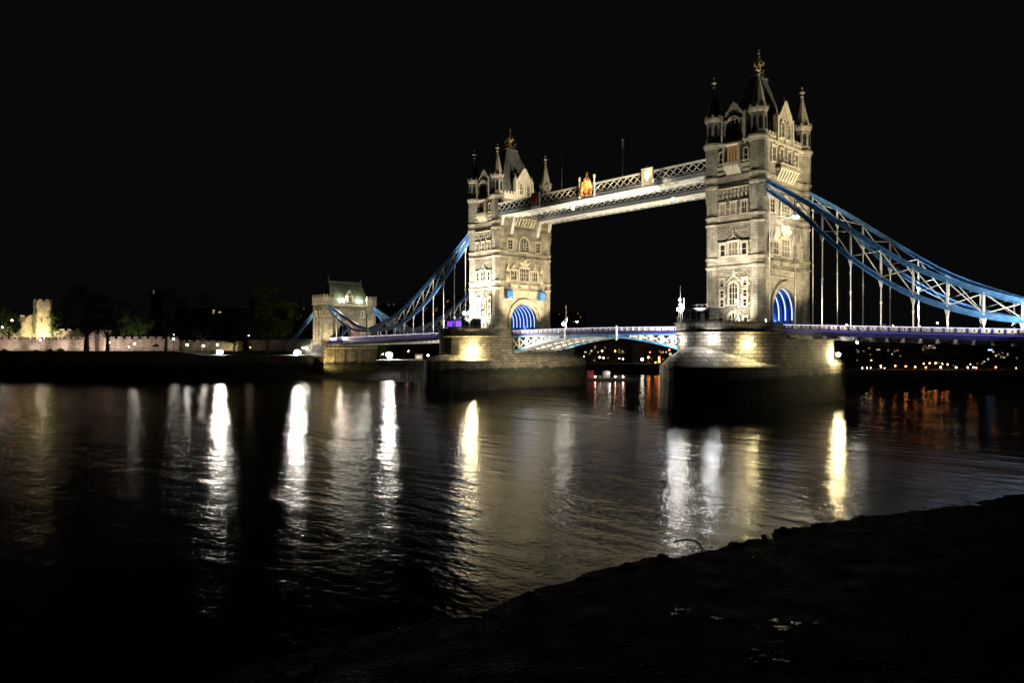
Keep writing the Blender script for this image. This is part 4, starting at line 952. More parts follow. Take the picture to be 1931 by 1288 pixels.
def floodlight(loc, target, power, color, angle, label, m='bulb', size=.35, group='floodlights of the bridge', blend=.7, bracket=True):
    t = thing('floodlight', loc, label, 'floodlight', group)
    d = (Vector(target)-Vector(loc)).normalized(); q = d.to_track_quat('-Z', 'Y').to_matrix().to_4x4()
    mb = MB(); mb.lathe([(size*.6, .02), (size, -.02), (size*1.02, .1), (size*.7, size*1.2), (size*.3, size*1.4)], (0, 0), 12)
    if bracket: mb.v += []
    me = mb.mesh('housing', 'dark_steel'); me.transform(q); link('housing', me, t)
    mb = MB(); mb.lathe([(size*.9, -.035), (size*.9, -.025)], (0, 0), 12); me = mb.mesh('lens', m); me.transform(q); link('lens', me, t)
    spot(Vector(loc)+d*.12, target, power, color, angle, blend, size*.8, t); return t
ms = thing('signal_mast', (-9.0, -17.4, ZR-.1), 'white mast with bright lamp cluster on the nearer pier nose', 'mast')
mb = MB(); mb.tube([(0,0,0), (0,0,8.2)], [.12, .05], 6); mb.box(-.7, .7, -.05, .05, 3.6, 3.7); mb.box(-.06, .06, -.7, .7, 3.2, 3.3)
for a in range(4): e = (.5*cos(a*pi/2+.7), .5*sin(a*pi/2+.7)); mb.tube([(e[0], e[1], 0), (e[0]*.6, e[1]*.6, 3)], .05, 5)
mb.tube([(.75*RX, .75*RY, 3), (.75*RX, .75*RY, 5.6)], .05, 5); mb.build('pole', 'white', ms)
for e, z in ((0, 4.2), (.55, 3.5), (-.5, 3.1), (.3, 2.9), (0, 3.4), (-.15, 5.2)):
    mb = MB(); mb.ball((e*RX, e*RY, z), .26, 8); mb.build('lamp', 'bulb', ms, True)
point((-9+DX*-.6, -17.4-DY*.6, ZR+3.6), 900, (1, .97, .9), .3, ms)
lamp_post((2.2, -13.4, ZR-.2), 4.4, 'white lamp post close to the stone wall of the nearer tower', 'bulb', .3, 1, None, False, .07)
lamp_post((-85.2, -14.8, ZR-.2), 4.5, 'bright lamp post beside the dazzling foot of the farther tower', 'bulb', .45, 2, None, False, .07)
sm = thing('signal_mast', (-51, -8.4, ZD), 'tall thin mast with dazzling lamp on the drawbridge', 'mast')
mb = MB(); mb.tube([(0,0,0), (0,0,7.4)], [.1, .05], 6); mb.box(-.5, .5, -.04, .04, 3.6, 3.7); mb.tube([(.5, 0, 3), (.5, 0, 4.4)], .05, 5); mb.tube([(.0, 0, 3.9), (.6, 0, 4.2)], .05, 5); mb.build('pole', 'white', sm)
mb = MB(); mb.ball((-.75*RX, -.75*RY, 2.6), .42, 10); mb.build('lamp', 'bulb', sm, True)
mb = MB(); mb.beam((0, 0, 2.7), (-.75*RX, -.75*RY, 2.95), .06, .06); mb.build('arm', 'white', sm)
lamp_post((-62, 8.2, ZD), 3.6, 'small white street lamp at the far side of the drawbridge, left of the mast', 'bulb', .22)
for x, lab in ((-50.3, 'white marker post on the drawbridge side under the mast lamp'), (-32.8, 'white marker post on the drawbridge side right of its middle')):
    mb = MB(); mb.box(-.13, .13, -.13, .13, -1.9, 1.5); mb.lathe([(.2, 1.5), (.05, 1.8)], (0, 0), 6); o = mb.build('marker_post', 'white', None, False, (x, -9.75, ZD)); tag(o, lab, 'post', 'marker posts on the drawbridge')
# lamps bracketed to the pier walls
UPO = outline(10.65, 10.3, 25.3, 1., 60)
def project(p): v = Vector(p)-Vector((CX, CY, CZ)); return 965.5+FPX*(v.x*RX+v.y*RY)/(v.x*DX+v.y*DY)
def pier_point(px0, px):
    best = None
    for i in range(1, 60):
        a = Vector((*UPO[i], 0)); tn = Vector((*UPO[i+1], 0))-Vector((*UPO[i-1], 0)); nrm = Vector((-tn.y, tn.x, 0)).normalized()
        if nrm.dot(a) < 0: nrm = -nrm
        p = a+Vector((px0, 0, 0))
        if nrm.dot(Vector((CX, CY, 0))-p) < 0: continue
        e = abs(project(p)-px)
        if best is None or e < best[0]: best = (e, p, nrm)
    return best[1], best[2]
def wall_lamp(p, n, z, power, color, m, label, size=.3, off=1.5, down=1.):
    t = thing('wall_lamp', (p.x, p.y, z), label, 'wall lamp', 'lamps on the pier walls'); c = n*off
    mb = MB(); mb.beam((0, 0, .35), c+Vector((0, 0, .35)), .1, .1); mb.beam(c+Vector((0, 0, .38)), c+Vector((0, 0, .1)), .2, .2, n); mb.build('bracket', 'dark_steel', t)
    mb = MB(); mb.ball(c, size, 12); mb.build('lens', m, t, True)
    spot(Vector((p.x, p.y, z))+c-Vector((0, 0, size*.9)), Vector((p.x, p.y, z-4))+c*.15, power, color, 150, .8, .15, t); return t
p, n = pier_point(0, 1285); wall_lamp(p, n, 14.4, 1100, (1, .9, .72), 'bulb_cool', 'white lamp on the left edge of the nearer pier above the domed cap', .24)
p, n = pier_point(0, 1346); wall_lamp(p, n, 14.4, 1500, (1, .92, .85), 'bulb_cool', 'white lamp high on the nearer pier wall right of the dome top', .28)
p, n = pier_point(0, 1412); wall_lamp(p, n, 14.1, 6500, (1, .9, .5), 'bulb_warm', 'yellow lamp washing the nearer pier wall below the tower corner', .16, 1.4)
p, n = pier_point(-82, 889); wall_lamp(p, n, 11.2, 3000, (1, .85, .42), 'bulb_warm', 'single yellow lamp on the farther pier wall', .42, 2.0)
wall_lamp(Vector((10.7, 14.6, 0)), Vector((1, 0, 0)), 10.6, 3200, (1, .84, .42), 'bulb_warm', 'strong yellow lamp at the right edge of the nearer pier under the deck', .42, .8)
t = thing('deck_lamp', ray(1628, 143, 645), 'small white lamp under the right hand deck beside the yellow pier lamp', 'lamp')
t.location = (24.5, -7.8, 13.2)
mb = MB(); mb.ball((0,0,0), .2, 10); mb.build('lens', 'bulb', t, True); mb = MB(); mb.tube([(0,0,.15), (0,0,.55)], .06, 6); mb.build('stem', 'dark_steel', t)
for X, lab in ((-26.0, 'small white lamp on the walkway underside near the near tower'), (-52, 'small blue-white lamp on the walkway underside left of the crest')):
    y = 4.6 if X > -30 else -4.6; t = thing('soffit_lamp', (X, y, ZR+32.7), lab, 'lamp', 'lamps under the walkways')
    mb = MB(); mb.ball((0,0,-.25), .22, 10); mb.build('lens', 'bulb', t, True); mb = MB(); mb.tube([(0,0,-.1), (0,0,.2)], .06, 6); mb.build('stem', 'dark_steel', t)

# ---------------------------------------------------------------- floodlighting of the bridge
WARM = (1, .86, .57); CREAM = (1, .90, .68); COOL = (1, .94, .80)
G = 'floodlights on the pier tops'
def fl(loc, tgt, p, c, a, lab, m='bulb_soft', size=.3, group=G): return floodlight(loc, tgt, p, c, a, lab, m, size, group)
# narrow faces: from the pier noses
for x0, k, c in ((0, 1.1, COOL), (-82, 2.5, COOL)):
    wh = 'nearer' if x0 == 0 else 'farther'
    for dx in (-4.5, 4.5):
        fl((x0+dx*.8, -22.0, ZR+.3), (x0+dx*.35, -WY, ZR+19), 26000*k, c, 62, 'upward floodlight on the %s pier nose' % wh)
        fl((x0+dx*.55, -16.6, ZR+.1), (x0+dx*.45, -WY, ZR+5), 1500*k*(3.4 if x0 == 0 else 9), COOL, 100, 'small floodlight at the %s tower foot' % wh)
# broad right-hand faces
for y in (-8.6, 8.6):
    fl((17.5, y, ZD+.8), (WX, y*.3, ZR+17), 16000, WARM, 75, 'floodlight on the right deck facing the nearer arch')
    fl((-65.5, y, ZD+.8), (-82+WX, y*.3, ZR+15), 30000, WARM, 78, 'floodlight on the drawbridge facing the farther arch')
fl((30, -9.2, ZD+.6), (WX, 2, ZR+30), 45000, WARM, 42, 'floodlight on the right deck aimed at the upper tower')
fl((-9.6, -12.6, ZR+.3), (-82+WX, 0, ZR+20), 90000, WARM, 32, 'floodlight on the nearer pier aimed at the farther tower')
fl((30, 9.2, ZD+.6), (WX, -2, ZR+40), 40000, WARM, 40, 'floodlight on the right deck aimed at the tower roof')
fl((-6.9, -2, ZR+32.5), (-40, -7.6, ZR+33.2), 200, CREAM, 120, 'floodlight tucked under the walkway end')
# flood lamp bracketed half way up the nearer tower
t = floodlight((WX+3.6, -3.0, ZR+22.4), (WX+1, 3, ZR+10), 2600, WARM, 130, 'dazzling double floodlight bracketed on the nearer tower face', 'bulb', .5, None)
mb = MB(); mb.beam((0, 0, .5), (-3.6, 0, .1), .12, .12); mb.build('bracket', 'dark_steel', t)
mb = MB(); mb.ball((.1, 1.1, .1), .4, 10); mb.ball((.1, -.2, .1), .4, 10); mb.build('lens', 'bulb', t, True)
# walkway undersides
for y in (-7.65, 7.65):
    fl((-69, y, ZD+.9), (-50, y, ZR+33), 62000, CREAM, 62, 'floodlight on the drawbridge aimed at the walkways')
    fl((-13, y, ZD+.9), (-30, y, ZR+33), 56000, CREAM, 66, 'floodlight on the drawbridge aimed at the walkways')
# walkway lattice: from the tower side and the crest
fl((-6.4, -20.5, ZR+.3), (-34, -10.8, ZR+35), 260000, WARM, 34, 'floodlight on the nearer pier aimed at the walkway lattice')
fl((-39.2, -13.4, ZR+36.6), (-41.2, -11.2, ZR+35.6), 1500, (1, .66, .34), 120, 'orange floodlight beside the crest', 'bulb_orange', .22, 'lamps on the walkway face')
fl((-21, -13.2, ZR+36.9), (-22.3, -11.2, ZR+35), 450, (1, .74, .45), 110, 'lamp beside the white emblem panel', 'bulb', .26, 'lamps on the walkway face')
fl((-19.5, -13.0, ZR+33.4), (-12, -11, ZR+35), 900, WARM, 100, 'lamp lighting the walkway lattice near the tower', 'bulb_soft', .2, 'lamps on the walkway face')
# drawbridge underside and trusses
for y in (-5.5, .5, 6.5): fl((-70.7, y, 7.2), (-50, y, 15.5), 60000, CREAM, 80, 'floodlight under the far drawbridge leaf', 'glass', .12)
fl((-12.4, -16.5, 13.2), (-28, -9.2, 14.3), 15000, COOL, 125, 'floodlight on the nearer pier aimed at the drawbridge trusses', 'glass', .2)
fl((-69.0, -16.5, 13.2), (-54, -9.2, 14.3), 17000, COOL, 125, 'floodlight on the farther pier aimed at the drawbridge trusses', 'glass', .2)
fl((-9.9, -11.8, ZR+.2), (-72, -6, 10), 120000, WARM, 22, 'floodlight on the nearer pier aimed across at the farther pier')
# deck undersides, railings, chains
for y in (-6, 6):
    fl((11.3, y, 12.2), (36, y, 15), 6500, CREAM, 84, 'floodlight under the right deck', 'glass', .12)
    fl((-93.8, y, 11.2), (-120, y, 14), 8000, CREAM, 110, 'floodlight under the left deck', 'glass', .12)
    fl((-174.5, y, 8.4), (-152, y, 14.5), 9000, CREAM, 76, 'floodlight under the left deck', 'glass', .12)
M['led_rail'] = emit('white_violet_led', (.9, .84, 1), 4.5); M['led_girder'] = emit('violet_girder_led', (.32, .22, 1), 1.3)
def strips(root, x0, x1, zr, ox, yh, m1, m2):
    n = 10; X = [x0+(x1-x0)*i/n for i in range(n+1)]
    for y, nm, m, z, o in ((-yh, 'light_strip', m1, 1.0, -.26), (-yh, 'light_strip', m2, -.13, -.34)):
        if not m: continue
        mb = MB(); mb.rings([[(x-ox, y+o, zr(x)-ZD+z), (x-ox, y+o+.1, zr(x)-ZD+z), (x-ox, y+o+.1, zr(x)-ZD+z+.03), (x-ox, y+o, zr(x)-ZD+z+.03)] for x in X]); mb.build(nm, m, root)
strips(dk_s, 10.7, 95, zroad, 52, 9.7, 'led_rail', 'led_girder'); strips(dk_n, -175.8, -92.7, zroad, -134, 9.7, 'led_rail', 'led_girder')
strips(leaf_s, -40.9, -10.7, zroad, leaf_s.location.x, 9.2, 'led_rail', None); strips(leaf_n, -71.3, -41.1, zroad, leaf_n.location.x, 9.2, 'led_rail', None)
fl((-91.2, -14.4, ZR+.2), (-118, -10, 29), 26000, COOL, 60, 'floodlight on the farther pier aimed at the left chains')
fl((-91.2, 14.4, ZR+.2), (-118, 10, 29), 20000, COOL, 60, 'floodlight on the farther pier aimed at the left chains')
fl((-168, -11.5, 15.2), (-158, -10, 22), 2600, COOL, 110, 'floodlight on the left deck aimed at the low chains', 'bulb_soft', .2)
fl((9.2, -14.4, ZR+.2), (38, -10, 24), 42000, COOL, 60, 'floodlight on the nearer pier aimed at the right chains')
fl((26, 6.5, ZD+.8), (38, 10, 27), 40000, (.88, .94, 1), 100, 'floodlight on the right deck aimed at the farther chain', 'bulb_soft', .25)
fl((-66, -7.4, ZR+37.0), (-79, -6, ZR+46), 9000, CREAM, 80, 'floodlight on the walkway roof aimed at the farther tower top', 'bulb_soft', .2, 'floodlights on the walkway roofs')
fl((-62, 7.4, ZR+37.0), (-79, 5, ZR+46), 9000, CREAM, 80, 'floodlight on the walkway roof aimed at the farther tower top', 'bulb_soft', .2, 'floodlights on the walkway roofs')
fl((-77, -15.8, ZR+.2), (-76.5, -9.5, ZR+44), 30000, CREAM, 40, 'floodlight on the farther pier aimed at the turret top')
fl((46, 9.2, ZD+.6), (2, 0, ZR+48), 130000, WARM, 26, 'floodlight on the right deck aimed at the tower roof')
for x in (22, 38, 54): fl((x, -6.5, ZD+.8), (x+7, -10, interp(US, x+7)-3), 9000, COOL, 110, 'floodlight on the right deck aimed at the nearer chain', 'bulb_soft', .2)
fl((60, -16, 13), (38, -10, 24), 38000, COOL, 55, 'floodlight below the right deck aimed at the nearer chain', 'bulb_soft', .2)
# arch interiors: blue light
for x in (-82, 0):
    for y in (-4.4, 4.4): point((x+1, y, ZR+.6), 170, (.25, .42, 1), .2)
# shore tower
fl((-170.5, -13.6, 12.5), (-176, -9, 24), 15000, WARM, 95, 'floodlight on the shore lighting the small tower', 'bulb_soft', .25, 'floodlights of the shore tower')
fl((-183, -20.5, 10.6), (-181, -12, 22), 20000, WARM, 90, 'floodlight on the shore lighting the small tower', 'bulb_soft', .25, 'floodlights of the shore tower')
fl((-168, 9.0, 16), (-177, 3, 26), 9000, CREAM, 95, 'floodlight on the left deck lighting the small tower', 'bulb_soft', .25, 'floodlights of the shore tower')
fl((-171, -13, 3.6), (-176, -8, 9), 9000, (1, .74, .34), 120, 'floodlight under the deck lighting the abutment', 'bulb_soft', .25, 'floodlights of the shore tower')
point((-180.5, 0, 18.5), 900, (1, .5, .4), .3)
for y, lab in ((-4.0, 'pair of white globe lamps on the shore tower parapet, left pair'), (4.0, 'pair of white globe lamps on the shore tower parapet, right pair')):
    t = thing('parapet_lamp', (-176.4, y, 29.8), lab, 'lamp', 'globe lamps of the shore tower')
    mb = MB(); mb.beam((0, 0, -.1), (0, 0, .4), .14, .14); mb.beam((0, -.65, .4), (0, .65, .4), .1, .1); mb.build('bracket', 'dark_steel', t)
    for s in (-1, 1): mb = MB(); mb.ball((0, s*.65, .8), .36, 10); mb.build('lantern', 'bulb', t, True)
    point((-175.6, y, 31.2), 800, (.95, 1, .85), .3, t)

# ================================================================ NORTH BANK: castle walls, trees, lamps
def crenel_wall(name, pts, z0, z1, m, label, thick=1.6, pitch=3.0, part='battlement'):
    """wall along (px, depth) points"""
    P = [ground(px, d) for px, d in pts]; root = thing(name, (P[0].x, P[0].y, z0), label, 'castle wall', 'castle walls'); o = Vector((P[0].x, P[0].y, z0))
    mb = MB(); m2 = MB(); H = z1-z0
    for a, b in zip(P, P[1:]):
        a, b = a-Vector((o.x, o.y, 0)), b-Vector((o.x, o.y, 0)); mid = Vector((0, 0, H/2)); mb.beam(a+mid, b+mid, thick, H)
        L = (b-a).length; n = max(1, int(L/pitch)); e = (b-a)/n
        for k in range(n): q = a+e*(k+.2)+Vector((0, 0, H+.5)); m2.beam(q, q+e*.62, thick*.6, 1.05)
    mb.build('wall', m, root); m2.build(part, m, root); return root
crenel_wall('curtain_wall', [(-330, 318), (162, 312)], 10.3, 15.4, 'old_wall', 'low pinkish outer castle wall in front of the lit round tower', 1.6, 3.1)
crenel_wall('curtain_wall', [(-330, 346), (72, 344)], 10.3, 20.4, 'old_tower', 'inner castle wall glowing yellow left of the lit tower')
crenel_wall('castle_tower', [(43, 343), (69, 343)], 10.3, 27, 'old_tower', 'broad shorter castle block glowing yellow behind the leftmost tree', 4, 2.6)
crenel_wall('curtain_wall', [(94, 346), (170, 350)], 10.3, 19.6, 'old_wall', 'inner castle wall right of the lit tower, behind the outer wall')
crenel_wall('curtain_wall', [(204, 318), (338, 324)], 10.3, 15.6, 'old_wall', 'greyish outer castle wall right of the twin drum gate')
crenel_wall('curtain_wall', [(338, 330), (452, 332)], 10.3, 14.2, 'old_wall', 'lowest dim castle wall behind the lamps and trees')
ct = thing('castle_tower', tuple(ground(81, 342, 10.3)), 'tall polygonal castle tower floodlit yellow behind the outer wall', 'castle tower')
mb = MB(); mb.lathe([(4.3, 0), (4.1, 1.2), (3.75, 20.3)], (0, 0), 8, pi/8+.3); mb.build('wall', 'old_tower', ct)
mb = MB(); mb.lathe([(3.9, 20.2), (3.95, 20.6), (3.85, 23.2)], (0, 0), 8, pi/8+.3)
for k in range(8):
    t = k*pi/4+.3; mb.beam((3.5*cos(t), 3.5*sin(t), 23.2), (3.5*cos(t), 3.5*sin(t), 24.1), 1.5, .5, (cos(t), sin(t), 0))
mb.build('battlement', 'old_wall', ct)
mb = MB(); t = -YAW-pi/2
for k, z in ((-.5, 8), (.45, 13), (-.2, 17)): e = Vector((cos(t+k), sin(t+k), 0)); mb.beam(e*3.75+Vector((0,0,z)), e*3.75+Vector((0,0,z+1.8)), .35, .5, e)
mb.build('arrow_slit', 'glass', ct)
ct2 = thing('castle_gate', tuple(ground(185, 318, 10.3)), 'twin drum castle gate glowing pink between two dark tree trunks', 'gate')
for s in (-1, 1):
    mb = MB(); c = (s*3.3*RX, s*3.3*RY); mb.lathe([(2.7, 0), (2.5, 8.2)], c, 14); dr = mb.build('drum_tower', 'old_wall', ct2)
    mb = MB()
    for k in range(9): a = k*2*pi/9; mb.beam((c[0]+2.3*cos(a), c[1]+2.3*sin(a), 8.2), (c[0]+2.3*cos(a), c[1]+2.3*sin(a), 9.1), .9, .4, (cos(a), sin(a), 0))
    mb.build('battlement', 'old_wall', dr)
mb = MB(); mb.beam((-1*RX, -1*RY, 3.7), (1*RX, 1*RY, 3.7), 2, 7.4); mb.build('gateway', 'dark_brick', ct2)
hs = thing('house', tuple(ground(424, 326, 10.3)), 'small pale building behind the lamps right of the castle walls', 'building')
mb = MB(); mb.beam((-7*RX, -7*RY, 1.9), (7*RX, 7*RY, 1.9), 6, 3.8); mb.build('wall', 'old_tower', hs)
mb = MB(); mb.beam((-7.3*RX, -7.3*RY, 4.0), (7.3*RX, 7.3*RY, 4.0), 6.6, .35); mb.build('roof', 'lead', hs)
kio = thing('kiosk', tuple(ground(294, 296, 10.3)), 'small dark open kiosk on the lawn before the grey wall', 'kiosk')
mb = MB()
for a in range(4): mb.tube([(.9*cos(a*pi/2), .9*sin(a*pi/2), 0), (.9*cos(a*pi/2), .9*sin(a*pi/2), 2)], .09, 5)
mb.build('frame', 'dark_steel', kio); mb = MB(); mb.lathe([(1.6, 2), (1.1, 2.5), (.3, 2.9), (.1, 3.4)], (0, 0), 8); mb.build('roof', 'dark_steel', kio)
def ground_flood(px, d, tgt, power, c, ang, lab):
    floodlight(tuple(ground(px, d, 10.7)), tgt, power, c, ang, lab, 'bulb_soft', .2, 'ground floodlights of the castle')
YEL = (1, .87, .52); PNK = (1, .82, .68)
for px, k in ((70, 1), (82, 1), (96, .8)): ground_flood(px, 331, tuple(ground(81, 341, 22)), 34000*k, YEL, 80, 'yellow ground floodlight hidden behind the outer castle wall')
for px in (-60, 10, 48): ground_flood(px, 334, tuple(ground(px+8, 345, 16)), 14000, YEL, 110, 'yellow ground floodlight hidden behind the outer castle wall')
ground_flood(120, 334, tuple(ground(124, 346, 15)), 2200, YEL, 110, 'yellow ground floodlight hidden behind the outer castle wall')
for px in (-40, 5, 55, 105, 150): ground_flood(px, 306, tuple(ground(px, 312, 13.4)), 5200, PNK, 140, 'pink ground floodlight along the outer castle wall')
ground_flood(192, 309, tuple(ground(192, 316, 14)), 5200, PNK, 110, 'ground floodlight before the drum gate')
for px, k in ((215, 1.), (245, .8), (285, .7), (320, .5)): ground_flood(px, 311, tuple(ground(px, 318, 13)), 4200*k, (1, .8, .7), 140, 'ground floodlight along the grey castle wall')
for px in (372, 424, 448): ground_flood(px, 318, tuple(ground(px, 326, 13)), 1100, (1, .88, .55), 130, 'ground floodlight before the low castle wall')

def tree(px, d, z0, h, cr, trunk_h, label, m='leaf', n=2600, tr=.45, group='trees along the north bank', flat=.8, lean=0):
    c = ground(px, d, z0); t = thing('tree', tuple(c), label, 'tree', group)
    mb = MB(); top = trunk_h+cr*.5; mb.tube([(0,0,-.3), (.1, 0, trunk_h*.5), (lean*.5, .1, trunk_h), (lean, 0, top)], [tr*1.3, tr, tr*.8, tr*.35], 8)
    for k in range(6):
        a = k*1.05+random.random(); e = cr*random.uniform(.5, .8); z = trunk_h*random.uniform(.8, 1.1)
        mb.tube([(0, 0, z), (e*.5*cos(a), e*.5*sin(a), z+cr*.35), (e*cos(a), e*sin(a), z+cr*random.uniform(.5, 1))], [tr*.5, tr*.3, tr*.1], 5)
    mb.build('trunk', 'bark', t)
    mb = MB(); H = h-trunk_h; cz = trunk_h+H*.5; cl = []
    while len(cl) < 60:
        x, y, z = [random.uniform(-1, 1) for _ in range(3)]; q = x*x+y*y+z*z
        if q < 1: cl.append((x*cr*random.uniform(.8, 1.05), y*cr*random.uniform(.8, 1.05), cz+z*H*.5, random.uniform(.13, .26)*cr))
    for k in range(n):
        x, y, z, r = random.choice(cl); v = Vector((random.gauss(0, 1), random.gauss(0, 1), random.gauss(0, 1))).normalized()
        p = Vector((x, y, z))+v*r*random.uniform(.5, 1.05)*Vector((1, 1, flat)).length/1.7; s = random.uniform(.16, .42)
        a = Vector((random.gauss(0, 1), random.gauss(0, 1), random.gauss(0, 1))).normalized(); b = a.cross(v+Vector((.01, .02, .03))).normalized()
        mb.add([p-a*s, p+b*s*.6, p+a*s, p-b*s*.6], [(0,1,2,3)])
    mb.build('crown', m, t); return t
tree(16, 322, 10.3, 20, 8.5, 6, 'tree half lit by yellow light left of the castle tower', 'leaf', 3000, .4)
tree(104, 338, 10.3, 20, 3.4, 6, 'slim green lit tree right beside the castle tower', 'leaf', 1500, .3)
tree(163, 300, 10.3, 27, 11.5, 6.5, 'great black tree with the thickest trunk, left of the drum gate', 'leaf_unlit', 3800, .9)
tree(203, 303, 10.3, 24, 10, 6, 'dark forked tree with its trunk right of the drum gate', 'leaf_unlit', 3200, .7)
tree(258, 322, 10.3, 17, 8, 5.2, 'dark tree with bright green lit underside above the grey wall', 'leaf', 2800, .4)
tree(313, 301, 10.3, 26, 11, 5.5, 'tall dark tree with a trunk right of the kiosk', 'leaf_unlit', 3600, .6)
tree(380, 303, 10.3, 24, 10.5, 5.0, 'wide dark tree with its trunk between two white lamps', 'leaf_unlit', 3200, .5)
tree(441, 303, 9.3, 15, 6, 3.4, 'small dim green tree left of the big spreading tree', 'leaf_unlit', 2200, .35)
tree(505, 301, 9.3, 28, 12, 5.4, 'big spreading tree lit bright green on its right side beside the shore tower', 'leaf', 11000, .75)
tree(717, 345, 6.2, 12, 6, 3, 'round tree lit vivid green under the left deck', 'leaf', 2500, .35)
for px, d in ((574, 299),): floodlight(tuple(ground(px, d, 10.2)), tuple(ground(552, 301, 16)), 5200, (.95, 1, .7), 95, 'hidden floodlight under the big spreading tree', 'bulb_soft', .2, None)
floodlight(tuple(ground(262, 314, 15.8)), tuple(ground(266, 322, 18)), 260, (.6, 1, .4), 120, 'green floodlight under the dark tree by the grey wall', 'bulb_green', .15, None)
floodlight(tuple(ground(716, 330, 8)), tuple(ground(717, 345, 14)), 1600, (.9, 1, .5), 100, 'floodlight before the round tree under the deck', 'bulb_soft', .15, None)
floodlight(tuple(ground(106, 330, 10.6)), tuple(ground(104, 338, 22)), 900, (1, .95, .5), 80, 'floodlight at the foot of the slim green tree', 'bulb_soft', .15, None)

def bank_lamp(px, py, d, zg, lab, m='bulb', r=.28, arms=1, light=0, lc=(1, .9, .75), grp='lamps along the north bank'):
    z = CZ+(652-py)*d/FPX; return lamp_post(tuple(ground(px, d, zg)), max(.3, z-zg-r), lab, m, r, arms, grp, True, .07, light, lc)
bank_lamp(416, 664, 294, 8.9, 'dazzling low lamp on the quay edge left of the big tree', 'bulb_hot', .7, 1, 0)
bank_lamp(562, 667, 297, 8.7, 'dazzling low lamp beside the shore tower base', 'bulb_hot', .78, 1, 0)
bank_lamp(735, 669, 342, 6.2, 'dazzling lamp under the middle of the left deck', 'bulb_hot', .9, 1, 0)
bank_lamp(574, 656, 296, 8.8, 'twin globe lamp just above the dazzling lamp by the shore tower', 'bulb', .3, 2)
bank_lamp(76, 641, 300, 10.3, 'white globe lamp before the pinkish wall below the castle tower', 'bulb', .26)
bank_lamp(23, 604, 316, 10.3, 'tall pink-white lamp against the leftmost tree', 'bulb_pink', .34)
bank_lamp(5, 617, 316, 10.3, 'white lamp at the extreme left edge', 'bulb', .3)
bank_lamp(206, 646, 304, 10.3, 'pinkish lamp beside the forked trunk right of the drum gate', 'bulb_pink', .3)
bank_lamp(254, 648, 306, 10.3, 'white lamp beside the dark arch in the grey wall', 'bulb', .32)
bank_lamp(243, 654, 308, 10.3, 'smaller lamp in the dark arch of the grey wall', 'bulb_soft', .2)
bank_lamp(328, 631, 312, 10.3, 'upper of two white lamps right of the kiosk', 'bulb', .2)
bank_lamp(327, 639, 306, 10.3, 'lower of two white lamps right of the kiosk', 'bulb', .26)
bank_lamp(353, 650, 304, 10.3, 'white lamp left of the wide dark tree trunk', 'bulb', .36)
bank_lamp(384, 652, 302, 10.3, 'white lamp right of the wide dark tree trunk', 'bulb', .3)
bank_lamp(410, 650, 306, 10.3, 'white lamp just above the dazzling quay lamp', 'bulb', .26)
bank_lamp(469, 633, 322, 10.3, 'small white lamp beside the big tree crown', 'bulb_soft', .2)
bank_lamp(472, 655, 316, 10.3, 'tiny warm lamp low beside the big tree trunk', 'bulb_orange', .18)
bank_lamp(722, 668, 312, 6.2, 'small white lamp just left of the dazzling lamp under the deck', 'bulb', .24)
bank_lamp(770, 662, 318, 6.2, 'pinkish lamp under the left deck', 'bulb_pink', .2)
bank_lamp(807, 670, 316, 6.2, 'white lamp under the left deck next to the far pier', 'bulb', .34)
bank_lamp(632, 625, 300, 10.3, 'red-pink lamp behind the chains beside the shore tower arch', 'bulb_pink', .42)
bank_lamp(646, 641, 300, 6, 'orange lamp in shadow under the shore end of the deck', 'bulb_orange', .3)
mb = MB(); kb = thing('kiosk', tuple(ground(790, 322, 6.2)), 'small white lit kiosk on the quay under the left deck', 'kiosk')
mb.beam((-1.6*RX, -1.6*RY, 1.2), (1.6*RX, 1.6*RY, 1.2), 2.4, 2.4); mb.build('wall', 'white', kb); mb = MB(); mb.beam((-1.9*RX, -1.9*RY, 2.6), (1.9*RX, 1.9*RY, 2.6), 3, .3); mb.build('roof', 'grey_steel', kb)
mb = MB(); mb.beam((-1.1*RX-1.25*DX, -1.1*RY-1.25*DY, 1.4), (1.1*RX-1.25*DX, 1.1*RY-1.25*DY, 1.4), .08, 1.0); mb.build('window', 'lit_cream', kb)
# timber fender piles standing in the mud before the quay under the deck
for k in range(9):
    px = 756+k*7.5; d = 262-k*1.5; mb = MB(); mb.lathe([(.22, -2), (.2, 6.4+(k*37 % 5)*.25), (.12, 6.6+(k*37 % 5)*.25)], (0, 0), 7)
    tag(mb.build('timber_pile', 'timber', None, False, ground(px, d)), 'dark timber pile in the row left of the farther pier', 'pile', 'timber piles beside the farther pier')
# quay railing
rl = thing('railing', tuple(ground(-100, 289, 10.4)), 'long thin railing along the castle quay', 'railing')
mb = MB(); o = ground(-100, 289); e = ground(400, 289)-o
for z in (1.05, .6): mb.beam(Vector((0,0,z)), e+Vector((0,0,z)), .05, .05)
for k in range(56): q = e*k/55; mb.beam(q, q+Vector((0,0,1.1)), .06, .06)
mb.build('rail', 'dark_steel', rl)
for px, s, lab in ((93, 1.3, 'dark rounded bush on the lawn below the castle tower, left one'), (114, 1.5, 'dark rounded bush on the lawn before the pinkish wall, right one'), (8, 1.2, 'dark bush at the far left before the pinkish wall'), (68, .9, 'small dark bush beside the globe lamp')):
    mb = MB(); t = thing('bush', tuple(ground(px, 296, 10.3)), lab, 'bush', 'bushes on the quay lawn')
    for k in range(400):
        v = Vector((random.gauss(0, 1), random.gauss(0, 1), abs(random.gauss(0, 1)))).normalized()*s*random.uniform(.5, 1.1); v.z *= .8; a = Vector((random.gauss(0, 1), random.gauss(0, 1), random.gauss(0, 1))).normalized()*.16; b = a.cross(v).normalized()*.12; mb.add([v-a, v+b, v+a, v-b], [(0,1,2,3)])
    mb.build('foliage', 'leaf_unlit', t)

